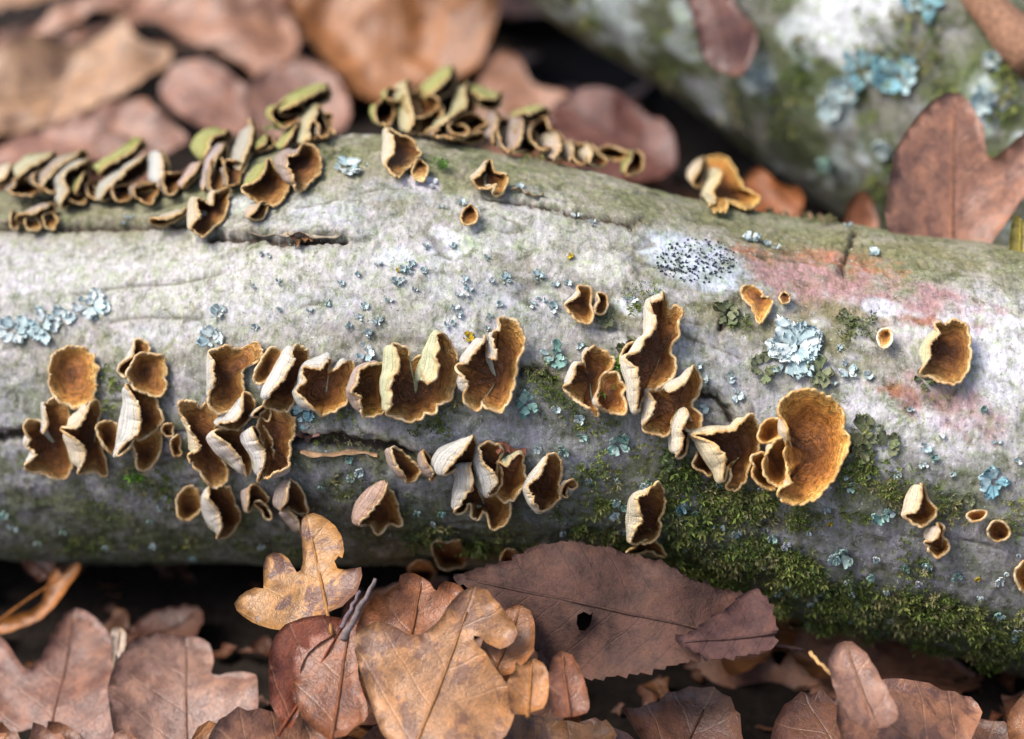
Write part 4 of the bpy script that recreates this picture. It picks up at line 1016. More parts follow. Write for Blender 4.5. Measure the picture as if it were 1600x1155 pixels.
# ragged darker ones filling the crowded rows behind
DB = (0.62, 0.56, 0.52)
for cx_, cy_, w_, h_, lab in ((40, 292, 30, 16, 'dark ragged bracket under the cream ones at the far left of the row'), (75, 280, 26, 16, 'dark brown bracket under the broad cream and green one'), (122, 300, 26, 18, 'brown hollow bracket in front of the zigzag whitish one'), (148, 296, 24, 14, 'rusty bracket right of the zigzag whitish one'),
                              (192, 300, 24, 14, 'dark bracket under the long grey white one'), (228, 300, 22, 16, 'dark bracket between grey white and blue grey ones'), (268, 286, 20, 18, 'dark bracket by the low pink tinged one'), (338, 272, 20, 26, 'dark brown bracket right of the slim mauve one'), (364, 270, 20, 20, 'deep brown bracket below the tall whitish one'),
                              (452, 175, 30, 20, 'dark bracket under the long yellow green sloping one'), (505, 190, 18, 22, 'dark ragged bracket at the right edge of the upper left clump'), (655, 160, 30, 20, 'dark brown bracket under the upright yellow green one'), (725, 195, 34, 16, 'dark hollow bracket under the S shaped cream one'), (700, 205, 30, 12, 'low dark bracket at the foot of the S shaped cream one'),
                              (790, 208, 18, 26, 'dark bracket between the two mauve ones'), (848, 210, 22, 22, 'dark bracket behind the large mauve block'), (905, 238, 20, 16, 'dark bracket behind the small cream one on the ridge'), (600, 172, 18, 20, 'olive bracket left of the cream column at top middle'), (618, 148, 22, 12, 'small yellow green bracket crossing the cream column top')):
    rr_ = random.Random(int(cx_ * 7 + cy_))
    pts_ = []
    for q_ in range(9):
        a_ = q_ / 9 * 6.283
        k_ = rr_.uniform(0.6, 1.1)
        x_, y_ = cx_ + w_ * k_ * math.cos(a_), cy_ + h_ * k_ * math.sin(a_)
        pts_.append((x_, y_, rr_.uniform(4, 8)) if math.cos(a_ + 0.6) > -0.3 else (x_ + 5, y_ + 2, 9, x_ - 3, y_))
    yg = 'olive' in lab or 'yellow' in lab
    back_fungus('z', pts_, (cx_ + 3, cy_ + 2), lab, DB, YG if yg else (0.55, 0.47, 0.40), (0.8, 0.75, 0.7))
# ------------------------------------------------------------------ lichens and moss on the log
def inside(P, poly):
    x, y = P[:, 0], P[:, 1]
    r = np.zeros(len(P), bool)
    q = np.roll(poly, -1, 0)
    for (x0, y0), (x1, y1) in zip(poly, q):
        c = ((y0 > y) != (y1 > y)) & (x < (x1 - x0) * (y - y0) / ((y1 - y0) + 1e-12) + x0)
        r ^= c
    return r


def covered(px, py):
    q = np.array([(px, py)])
    for a in FUNGUS_AREAS:
        if a[:, 0].min() - 1 < px < a[:, 0].max() + 1 and a[:, 1].min() - 1 < py < a[:, 1].max() + 1 and inside(q, a)[0]:
            return True
    return False


def frame(n):
    a = np.array([1.0, 0.15, 0.0])
    t1 = a - n * (a @ n)
    t1 /= np.linalg.norm(t1)
    return t1, np.cross(n, t1)


def lobe_mesh(p, n, ang, length, width, rise, rs, flat=0.02):
    """One leafy lobe of a foliose lichen: a strip that widens to a round, scalloped, lifted tip; two sided with an edge."""
    t1, t2 = frame(n)
    rows, cols = 6, 7
    V_ = []
    bend = rs.uniform(-0.4, 0.4)
    cut = [rs.choice((0, 0, 0.16, 0.28)) for _ in range(cols)]
    prof = (0.35, 0.55, 0.85, 1.05, 1.0, 0.72)
    for i in range(rows):
        f = i / (rows - 1)
        w = width * prof[i]
        a = ang + bend * f
        c = (math.cos(a), math.sin(a))
        for j in range(cols):
            g = (j / (cols - 1) - 0.5)
            ll = length * (0.12 + 0.88 * f)
            if i >= rows - 2:
                ll *= 1.0 - (0.30 if i == rows - 1 else 0.14) * (2 * abs(g)) ** 2.2
                if j in (2, 4):
                    ll *= 1 - cut[j] * (1 if i == rows - 1 else 0.4)
            x, y = c[0] * ll - c[1] * g * w, c[1] * ll + c[0] * g * w
            hgt = flat + rise * (f ** 1.5) * (0.55 + 0.9 * g * g) + 0.10 * w * (abs(g) * 2) ** 2 * f + rs.uniform(-1, 1) * 0.010
            V_.append(p + t1 * x + t2 * y + n * hgt)
    k = rows * cols
    V_ += [v - n * 0.03 for v in V_]
    F_ = []
    for i in range(rows - 1):
        for j in range(cols - 1):
            a = i * cols + j
            q = (a, a + cols, a + cols + 1, a + 1)
            F_.append(q[::-1])
            F_.append(tuple(x + k for x in q))
    per = [i * cols for i in range(rows)] + [(rows - 1) * cols + j for j in range(1, cols)] + [i * cols + cols - 1 for i in range(rows - 2, -1, -1)]
    for a, b in zip(per[:-1], per[1:]):
        F_.append((a, b, b + k, a + k))
    return V_, F_


PALE = np.array([(0.45, 0.56, 0.565), (0.56, 0.64, 0.63), (0.38, 0.49, 0.50), (0.64, 0.69, 0.67)])
TEAL = np.array([(0.23, 0.39, 0.34), (0.33, 0.49, 0.43), (0.17, 0.30, 0.25), (0.44, 0.57, 0.51)])
OLIV = np.array([(0.145, 0.16, 0.085), (0.20, 0.21, 0.12), (0.10, 0.105, 0.05), (0.17, 0.20, 0.10)])
BLUE = np.array([(0.25, 0.46, 0.50), (0.35, 0.55, 0.58), (0.19, 0.36, 0.41), (0.48, 0.64, 0.65)])
YELL = np.array([(0.55, 0.38, 0.02), (0.62, 0.46, 0.04), (0.45, 0.30, 0.02), (0.5, 0.4, 0.05)])
WHIT = np.array([(0.62, 0.62, 0.64), (0.70, 0.70, 0.70), (0.55, 0.57, 0.62), (0.66, 0.66, 0.70)])


def lichen(px, py, rad_px, pal, label, nlobes=None, seed=0, split=False, surface=surf, squash=1.0, group=None, name='leafy_lichen', cat='lichen', rise=None):
    rs = random.Random(seed * 977 + int(px * 3 + py))
    s = surface(px, py)
    if s is None:
        return None
    p0, n = s
    n = n / np.linalg.norm(n)
    r = rad_px / 66.0
    t1, t2 = frame(n)
    nlobes = nlobes or max(5, int(6 + 16 * r))
    loc = Vector(p0)
    Vs, Fs, Cs = [], [], []
    parts = []
    for k in range(nlobes):
        a = 6.283 * k / nlobes * 2.4 + rs.uniform(-0.4, 0.4)
        start = r * rs.choice((0.0, 0.1, 0.25, 0.4)) * rs.uniform(0.5, 1.0)
        ln = (r - start) * rs.choice((0.45, 0.7, 0.9, 1.1)) * rs.uniform(0.85, 1.15)
        if k % 3 == 2:
            start *= 1.6
        off = t1 * math.cos(a) * start + t2 * math.sin(a) * start * squash
        v, f = lobe_mesh(off + n * 0.02 * (1 + (r - start)), n, a + rs.uniform(-0.35, 0.35), ln, max(0.05, min(0.40, ln * rs.uniform(0.45, 1.1))), (rise if rise is not None else 0.10) * (0.5 + rs.random()), rs, flat=0.02 + 0.05 * (1 - start / max(r, .01)) * min(1, r))
        c = pal[rs.randrange(len(pal))] * rs.uniform(0.85, 1.15)
        cc = np.tile(c, (len(v), 1))
        cc[:len(cc) // 2] *= (0.82 + 0.25 * np.repeat(np.linspace(0, 1, 6), 7))[:, None]
        if split:
            parts.append((v, f, cc))
        else:
            b = len(Vs)
            Vs += v
            Fs += [tuple(x + b for x in q) for q in f]
            Cs.append(cc)
    if split:
        o = put(name, None, loc=loc, label=label, cat=cat, group=group)
        for v, f, cc in parts:
            put('lobe', mesh_data('lobe', v, f, M_LICHEN, colors=cc), o)
    else:
        o = put(name, mesh_data(name, Vs, Fs, M_LICHEN, colors=np.vstack(Cs)), loc=loc, label=label, cat=cat, group=group)
    return o


lichen(1240, 545, 47, PALE, 'large frilly pale blue lichen rosette alone on grey bark at the right', 34, 3, True, rise=0.14)
lichen(1218, 540, 22, PALE, 'small pale frill overlapping the left side of the large blue rosette', 10, 4, rise=0.1)
for k, (x, y, r_, pal, lab) in enumerate((
        (24, 520, 30, PALE, 'leafy pale blue lichen touching the left edge'),
        (66, 512, 28, PALE, 'pale blue lichen frill in the middle of the chain at far left'),
        (96, 495, 24, PALE, 'pale lichen frill at the right end of the chain at far left'),
        (143, 480, 30, PALE, 'separate pale lichen patch above the round brown saucer'),
        (333, 532, 23, PALE, 'pale blue lichen tucked behind the boot shaped fungus'),
        (342, 488, 12, PALE, 'small pale lichen fleck above the boot shaped fungus'),
        (472, 645, 22, BLUE, 'bright teal lichen squeezed beneath the two horned fungus'),
        (546, 266, 30, PALE, 'bright pale blue lichen right of the upper left clump of fungi'),
        (528, 206, 16, PALE, 'small pale lichen beside the upright fungus of the upper left clump'),
        (865, 556, 22, TEAL, 'green blue lichen right of the fungus with upright lobe'),
        (572, 550, 15, PALE, 'pale lichen star above the olive brown oval fungus'),
        (1552, 752, 24, BLUE, 'vivid blue lichen knot near the right edge'),
        (1378, 806, 18, TEAL, 'teal lichen beside the cream folded fungus at lower right'),
        (1312, 868, 20, TEAL, 'green blue lichen on the moss margin at lower right'),
        (1062, 790, 17, BLUE, 'blue lichen dusting right of the upright dark fungus'),
        (1325, 578, 16, PALE, 'fine branched lichen right of the large blue rosette'),
        (965, 690, 20, TEAL, 'fine teal lichen below the tallest fungus'),
        (1175, 374, 16, PALE, 'white green lichen crumb above the dotted crust'),
        (880, 705, 12, TEAL, 'teal lichen crumb above the tiny snail like curl'),
        (722, 378, 0, PALE, ''),
        (640, 668, 0, PALE, ''),
        (690, 838, 16, TEAL, 'mint green lichen above the black cup under the log'),
        (820, 633, 20, TEAL, 'mint green lichen below the fungus with upright lobe'),
        (770, 508, 0, YELL, ''))):
    if r_:
        lichen(x, y, r_, pal, lab, None, k, rise=0.12)
for x, y, r_, lab in ((731, 528, 9, 'yellow lichen fleck between two big brown fungi'), (892, 401, 6, 'tiny yellow lichen fleck on the upper bark'), (622, 424, 4, 'faint yellow lichen speck left of centre on pale bark'), (1297, 818, 5, 'yellow speck on the moss margin at lower right'), (1527, 903, 5, 'yellow speck near the lower right edge')):
    lichen(x, y, r_, YELL, lab, 9, 9, name='yellow_lichen', rise=0.05)
# olive rosettes
for x, y, r_, lab in ((1190, 572, 24, 'olive lichen flap left below the large blue rosette'), (1282, 580, 26, 'olive lichen flap right below the large blue rosette'), (1350, 675, 30, 'olive lobed lichen right of the biggest cup'),
                      (1385, 690, 22, 'small olive lichen with raised lobe right of the biggest cup'), (1345, 715, 26, 'olive lichen running down beside the rim of the biggest cup'), (1325, 500, 20, 'olive lichen crust above right of the large blue rosette'),
                      (1445, 595, 18, 'dark olive lichen under the lone brown scoop'), (1135, 490, 22, 'olive lichen cushion around the thin slanting crack'), (985, 545, 20, 'olive lichen left of the tallest fungus'), (940, 500, 20, 'olive lichen scrap under the tiny red brown curl'),
                      (1080, 280, 16, 'yellow olive lichen at the foot of the twisted golden fungus'), (1505, 780, 20, 'olive lichen at the edge of the moss near the right edge')):
    lichen(x, y, r_, OLIV, lab, None, 5, name='olive_lichen', rise=0.1)
# scattered tufts that nothing tells apart
tufts = [(560, 495), (590, 503), (545, 508), (572, 522), (620, 445), (665, 386), (768, 440), (792, 436), (843, 432), (846, 468), (733, 456), (708, 506), (642, 416), (628, 440), (866, 482), (905, 540), (892, 592),
         (735, 697), (908, 682), (1098, 592), (1097, 640), (1357, 588), (1152, 618), (1470, 682), (1458, 716), (1400, 742), (1352, 746), (1330, 762), (1392, 800), (1302, 872), (1415, 886), (1368, 872), (1450, 884), (1494, 900),
         (1562, 906), (1530, 932), (1478, 962), (1492, 986), (1392, 966), (1440, 976), (1330, 926), (1242, 892), (1272, 902), (1132, 792), (1100, 792), (976, 790), (960, 802), (1006, 757), (1182, 792), (1150, 832), (1122, 822), (1166, 802),
         (548, 745), (562, 735), (545, 716), (250, 792), (256, 776), (236, 812), (166, 852), (20, 822), (8, 802), (676, 816), (706, 842), (652, 800), (1140, 590), (1090, 573), (1030, 465), (985, 468), (900, 340), (812, 295), (722, 320), (1010, 284), (1042, 292), (925, 350), (190, 350), (202, 342), (1200, 385), (1212, 390), (1325, 355), (1420, 366), (1365, 398), (1490, 372), (690, 325), (618, 270), (500, 760), (430, 700), (1040, 650), (1070, 612),
         (1440, 725), (1445, 700), (1536, 640), (1420, 640), (1310, 545), (1302, 600), (1558, 690), (1590, 720), (1208, 838), (1085, 842), (1130, 870), (1360, 900), (1330, 968), (1280, 930), (1560, 960), (1588, 985), (905, 655), (690, 800), (870, 640), (840, 700), (1000, 820), (760, 800), (880, 830), (300, 870), (410, 850), (240, 850), (100, 830), (60, 846)]
rsx = random.Random(5)
for k in range(34):
    tufts.append((rsx.uniform(960, 1330), rsx.uniform(740, 930)))
for k in range(70):
    tufts.append((rsx.uniform(380, 900), rsx.uniform(380, 520)) if k % 2 else (rsx.uniform(900, 1600), rsx.uniform(700, 1010)))
for k, (x, y) in enumerate(tufts):
    if covered(x, y):
        continue
    low = y > 600
    lichen(x, y, rsx.uniform(5.5, 10.5) * (1 if k < 120 else 0.75), (TEAL if low and k % 3 == 0 else PALE), 'tiny pale blue green lichen tuft dotted on the log', rsx.randint(5, 9), k, group='tiny lichen tufts dotted on the log', name='lichen_tuft', rise=0.09)
for k, (x, y, r_) in enumerate(((1228, 850, 8), (1195, 825, 7), (1435, 910, 6), (1362, 520, 0), (655, 284, 14), (675, 288, 12), (1315, 880, 0))):
    if r_:
        lichen(x, y, r_, WHIT, ['white crumb in a bark hollow at lower right', 'white crumb left of the bark hollow at lower right', 'white crumb below the small pale fungus at lower right', '', 'white pink lichen knob under the brown hollow fungus', 'second white lichen knob under the brown hollow fungus', ''][k], 7, k, name='white_lichen', rise=0.06)

# moss: short leafy shoots over the lower flank, thick towards the right foot of the log
mv, mf, mc = [], [], []
mr = np.random.default_rng(3)
zones = []      # (px, py, rx, ry, shoots, length)
for q in ((1180, 900, 110, 55, 2000), (1290, 940, 120, 55, 2400), (1400, 960, 110, 45, 1900), (1500, 985, 110, 45, 1700), (1100, 860, 90, 55, 1700), (1580, 1000, 60, 45, 900), (1060, 810, 70, 45, 1100), (1080, 740, 50, 40, 700),
          (1120, 760, 60, 40, 800), (1160, 800, 70, 30, 900), (1350, 740, 30, 30, 330), (1390, 755, 40, 26, 420), (1310, 800, 50, 20, 460), (1460, 790, 70, 24, 560), (1560, 800, 50, 24, 260), (1350, 700, 22, 26, 160), (950, 660, 40, 24, 320),
          (960, 610, 14, 30, 160), (885, 630, 45, 30, 420), (850, 590, 40, 22, 260), (720, 640, 60, 22, 300), (640, 665, 60, 20, 340), (550, 640, 50, 14, 180), (390, 590, 16, 40, 240), (395, 640, 30, 18, 160), (180, 640, 26, 60, 420), (160, 600, 22, 40, 240),
          (230, 720, 40, 40, 320), (180, 770, 60, 40, 380), (250, 780, 40, 24, 240), (100, 690, 20, 20, 80), (560, 700, 60, 12, 220), (560, 760, 40, 26, 240), (630, 800, 50, 26, 320), (720, 840, 90, 24, 620), (830, 850, 90, 24, 700), (870, 790, 60, 40, 520), (930, 760, 60, 40, 520), (960, 820, 70, 40, 700), (1000, 870, 60, 30, 500),
          (250, 850, 120, 18, 360), (430, 850, 90, 16, 260), (90, 850, 80, 14, 160), (480, 800, 60, 20, 160), (1010, 470, 40, 20, 160), (930, 490, 40, 16, 140), (1150, 500, 40, 20, 160), (1330, 510, 30, 20, 120), (1480, 610, 18, 14, 60), (1010, 290, 30, 10, 60), (1060, 290, 30, 12, 120), (1280, 345, 40, 8, 120), (1220, 330, 40, 8, 90),
          (820, 250, 20, 8, 40), (905, 262, 30, 8, 60), (540, 238, 30, 14, 90), (1440, 870, 50, 30, 420), (1240, 820, 50, 24, 360), (1030, 690, 50, 20, 240), (520, 290, 6, 8, 10)):
    zones.append(q)
tint = np.array([(0.085, 0.12, 0.02), (0.12, 0.155, 0.03), (0.155, 0.165, 0.042), (0.055, 0.08, 0.024), (0.18, 0.165, 0.07)])


def shoots(p, n, count, length, tintrow, spread=0.16):
    t1, t2 = frame(n)
    for _ in range(count):
        a = mr.uniform(0, 6.283)
        lean = mr.uniform(0.15, 1.1)
        ax = n * math.cos(lean) + (t1 * math.cos(a) + t2 * math.sin(a)) * math.sin(lean) + np.array([0, 0, 0.15])
        ax /= np.linalg.norm(ax)
        L = length * mr.uniform(0.5, 1.3)
        base = p + t1 * mr.normal() * spread + t2 * mr.normal() * spread
        s1, s2 = frame(ax)
        c = tintrow * mr.uniform(0.7, 1.35)
        nl = mr.integers(5, 9)
        for k in range(nl):
            f = 0.2 + 0.8 * k / nl
            w = k * 2.4 + a
            out = s1 * math.cos(w) + s2 * math.sin(w)
            sd = np.cross(out, ax)
            ll = L * mr.uniform(0.35, 0.6) * (1.2 - 0.6 * f)
            q0 = base + ax * L * f
            b = len(mv)
            mid = q0 + out * ll * 0.5 + ax * ll * 0.25
            mv.extend((q0, mid + sd * ll * 0.2, q0 + out * ll + ax * ll * 0.62, mid - sd * ll * 0.2))
            mf.append((b, b + 1, b + 2, b + 3))
            cc = c * (0.75 + 0.5 * f)
            mc.extend((cc * 0.8, cc, cc * 1.25, cc))


for px, py, rx, ry, cnt in zones:
    done = 0
    grp = max(1, int(cnt / 8))
    for _ in range(grp):
        a, rr = mr.uniform(0, 6.283), math.sqrt(mr.uniform(0, 1)) * mr.uniform(0.75, 1.15)
        qx, qy = px + rx * rr * math.cos(a), py + ry * rr * math.sin(a)
        s = surf(qx, qy)
        if s is None or any(covered(qx + ox_, qy + oy_) for ox_, oy_ in ((0, 0), (12, 0), (-12, 0), (0, 12), (0, -12))):
            continue
        if mr.uniform() > 0.12 and perlin(s[0], 1.3, 77) + 0.9 * perlin(s[0], 2.3, 78) < 0.34:
            continue
        shoots(s[0], s[1], 11, (0.14 if cnt < 600 else 0.22) * mr.uniform(0.7, 1.4), tint[mr.integers(0, 5)])
put('moss', mesh_data('moss', mv, np.array(mf), M_MOSS, colors=np.array(mc)), label='olive green moss creeping over the lower flank and foot of the log', cat='moss', kind='stuff')
for x, y, lab in ((218, 742, 'vivid green moss tuft under the white folded fungus at left'), (433, 200, 'vivid green moss tuft in the upper left clump of fungi'), (690, 268, 'vivid green moss tuft beside the brown hollow fungus'), (962, 572, 'vivid green moss tuft between the joined cups and the tallest fungus'), (935, 618, 'blade of green moss standing in the right joined cup')):
    mv, mf, mc = [], [], []
    p, n = hit(x, y)
    if y < 230:
        p = at_depth(x, y + 12, 49.5)
    shoots(n * 0.1, n, 22 if y != 618 else 5, 0.2, np.array((0.065, 0.165, 0.012)), 0.10)
    put('moss_tuft', mesh_data('moss_tuft', mv, np.array(mf), M_MOSS, colors=np.array(mc)), loc=Vector(p), label=lab, cat='moss', kind='stuff')
# ------------------------------------------------------------------ ground, second log, leaves, twigs
def ground_z(x, y):
    x, y = np.asarray(x, float), np.asarray(y, float)
    front = 0.5 * (1 - sstep(-9.0, -5.5, y))
    back = 4.4 * sstep(2.5, 9.0, y)
    return -0.7 + front + back


gxs = np.concatenate([np.linspace(-320, -45, 14)[:-1], np.linspace(-45, 45, 181), np.linspace(45, 320, 14)[1:]])
gys = np.concatenate([np.linspace(-320, -45, 14)[:-1], np.linspace(-45, 70, 231), np.linspace(70, 420, 14)[1:]])
GX, GY = np.meshgrid(gxs, gys, indexing='ij')
GP = np.stack([GX, GY, 0 * GX], -1)
GZ = ground_z(GX, GY) + 0.35 * fbm(GP, 0.25, 3, 101) + 0.10 * fbm(GP, 2.6, 2, 117) + 0.12 * perlin(GP, 1.4, 111)
gi = np.arange(GX.size).reshape(GX.shape)
gf = np.stack([gi[:-1, :-1], gi[1:, :-1], gi[1:, 1:], gi[:-1, 1:]], -1).reshape(-1, 4)
gc = np.array((0.017, 0.012, 0.009)) * (1 + 0.6 * fbm(GP, 0.8, 2, 121))[..., None]
put('ground', mesh_data('ground', np.stack([GX, GY, GZ], -1).reshape(-1, 3), gf, M_SOIL, colors=np.clip(gc, 0.006, 0.2).reshape(-1, 3)), kind='structure',
    label='dark damp woodland soil beneath the leaf litter')

# ---- the second log, crossing the upper right corner
A2, B2 = at_depth(900, -262, 63.0), at_depth(1700, 238, 56.0)
ax2 = (B2 - A2) / np.linalg.norm(B2 - A2)
A2, B2 = A2 - ax2 * 14, B2 + ax2 * 22
L2 = np.linalg.norm(B2 - A2)
side2 = np.cross(ax2, np.array([0, 0, 1.0]))
side2 /= np.linalg.norm(side2)
up2 = np.cross(side2, ax2)
ns, nt = 330, 240
S2, T2 = np.meshgrid(np.linspace(0, L2, ns), np.linspace(0, 2 * math.pi, nt, endpoint=False), indexing='ij')
RD2 = np.stack([S2, np.cos(T2) * 6, np.sin(T2) * 6], -1)
r2 = 5.35 + 0.02 * (S2 - L2 / 2) * 0.5 + 0.30 * fbm(RD2, 0.16, 2, 131) + 0.10 * fbm(RD2, 0.8, 3, 141) + 0.03 * perlin(RD2, 4, 151)
P2 = A2 + S2[..., None] * ax2 + (r2 * np.cos(T2))[..., None] * side2 + (r2 * np.sin(T2))[..., None] * up2
c2 = np.empty(S2.shape + (3,))
c2[:] = (0.17, 0.17, 0.14)


def p2aint(m, c):
    m = np.clip(m, 0, 1)[..., None]
    c2[:] = c2 * (1 - m) + np.array(c) * m


e1, e2, e3 = fbm(RD2, 0.45, 3, 161), fbm(RD2, 0.9, 3, 171), fbm(RD2, 0.35, 2, 181)
p2aint(sstep(-0.15, 0.3, e1) * 0.85, (0.09, 0.108, 0.042))
p2aint(sstep(0.15, 0.5, e3) * 0.6, (0.20, 0.195, 0.185))
p2aint(sstep(0.24, 0.5, e2) * 0.85, (0.46, 0.52, 0.52))
p2aint(sstep(0.1, 0.5, -e2) * 0.6, (0.075, 0.095, 0.03))
BV2 = BVHTree.FromPolygons([Vector(v) for v in P2[::3, ::4].reshape(-1, 3)], [(i * 60 + j, i * 60 + (j + 1) % 60, (i + 1) * 60 + (j + 1) % 60, (i + 1) * 60 + j) for i in range(109) for j in range(60)])


def surf2(px, py):
    d = Vector(ray(px, py)).normalized()
    loc, nrm, i, dist = BV2.ray_cast(Vector(EYE), d)
    if loc is None:
        return None
    q = np.array(loc)
    s = (q - A2) @ ax2
    n = q - A2 - s * ax2
    return q, n / np.linalg.norm(n)


for (px, py, rr, c, k) in ((950, 30, 1.25, (0.50, 0.56, 0.58), .95), (1320, 15, 1.35, (0.60, 0.62, 0.64), 1), (1280, 45, 0.75, (0.60, 0.62, 0.64), 1), (1375, 10, 0.8, (0.56, 0.58, 0.58), 1), (1125, 188, 0.6, (0.55, 0.58, 0.62), .95), (1090, 138, 0.6, (0.45, 0.48, 0.50), .9), (1055, 210, 0.9, (0.30, 0.34, 0.33), .9), (1100, 235, 0.9, (0.30, 0.34, 0.33), .9),
                            (1185, 118, 0.7, (0.50, 0.55, 0.55), .9), (1300, 168, 0.7, (0.50, 0.56, 0.56), .9), (1530, 160, 0.8, (0.52, 0.58, 0.62), .9), (1490, 65, 0.35, (0.62, 0.63, 0.64), .95), (1235, 50, 0.5, (0.55, 0.60, 0.62), .9), (1360, 235, 0.6, (0.42, 0.48, 0.48), .8), (1300, 265, 0.5, (0.36, 0.42, 0.42), .8), (1070, 70, 0.7, (0.45, 0.50, 0.50), .8),
                            (1380, 215, 1.0, (0.10, 0.12, 0.04), .8), (1470, 120, 1.1, (0.12, 0.15, 0.05), .8), (1250, 230, 1.2, (0.10, 0.12, 0.045), .8), (1000, 130, 1.3, (0.10, 0.13, 0.045), .7), (1260, 150, 0.9, (0.10, 0.13, 0.05), .8), (1440, 60, 1.3, (0.20, 0.195, 0.175), .7), (1400, 170, 1.0, (0.21, 0.20, 0.18), .7)):
    s = surf2(px, py)
    if s is None:
        continue
    d = np.linalg.norm(P2 - s[0], axis=-1) / rr + 0.35 * perlin(RD2, 1.6, 191) + 0.12 * perlin(RD2, 4.5, 192)
    p2aint((1 - sstep(0.75, 1.1, d)) * k, c)
i2 = np.arange(ns * nt).reshape(ns, nt)
j2 = np.roll(i2, -1, 1)
f2 = np.stack([i2[:-1], i2[1:], j2[1:], j2[:-1]], -1).reshape(-1, 4)
LOG2 = put('mossy_log', None, loc=(0, 0, 0), label='thicker greenish log with lichen blotches crossing the upper right corner behind', cat='log')
put('bark', mesh_data('mossy_log_bark', P2.reshape(-1, 3), f2, M_BARK, colors=np.clip(c2, 0.01, 0.9).reshape(-1, 3)), LOG2)
for row in (0, ns - 1):
    ring = P2[row][::8]
    o = put('cut_end', mesh_data('mossy_log_end', np.vstack([ring.mean(0), ring * 0.992 + ring.mean(0) * 0.008]), [(0, 1 + k, 1 + (k + 1) % len(ring)) for k in range(len(ring))], M_WOOD), LOG2)
    o.color = (0.30, 0.20, 0.11, 1)
for k, (x, y, r_, pal, lab) in enumerate(((1345, 118, 46, BLUE, 'turquoise lichen left of a twin on the second log'), (1405, 118, 42, BLUE, 'turquoise lichen right of its twin on the second log'), (1322, 140, 30, PALE, 'pale lichen frill under the turquoise twins on the second log'), (1440, 8, 40, BLUE, 'blue lichen at the very top of the second log'),
                                         (1300, 165, 26, PALE, 'pale green lichen lower left of the turquoise twins'), (1192, 118, 24, PALE, 'pale lichen patch left of the turquoise twins on the second log'), (1535, 160, 26, PALE, 'pale lichen above the upright two lobed leaf'), (1552, 95, 18, PALE, 'small lichen by the bark strip in the upper right corner'), (1380, 232, 22, PALE, 'grey lichen low on the second log beside the upright leaf'), (1295, 255, 18, TEAL, 'dim green lichen at the foot of the second log'))):
    lichen(x, y, r_, pal, lab, 12 + k, k, surface=surf2, rise=0.25)
mv, mf, mc = [], [], []
for _ in range(420):
    s = surf2(mr.uniform(840, 1600), mr.uniform(0, 330))
    if s is None or perlin(s[0], 0.6, 7) < 0.16:
        continue
    shoots(s[0], s[1], 7, 0.28, tint[mr.integers(0, 5)], 0.2)
put('moss', mesh_data('second_moss', mv, np.array(mf), M_MOSS, colors=np.array(mc)), label='thin dark moss in the hollows of the second log behind', cat='moss', kind='stuff')

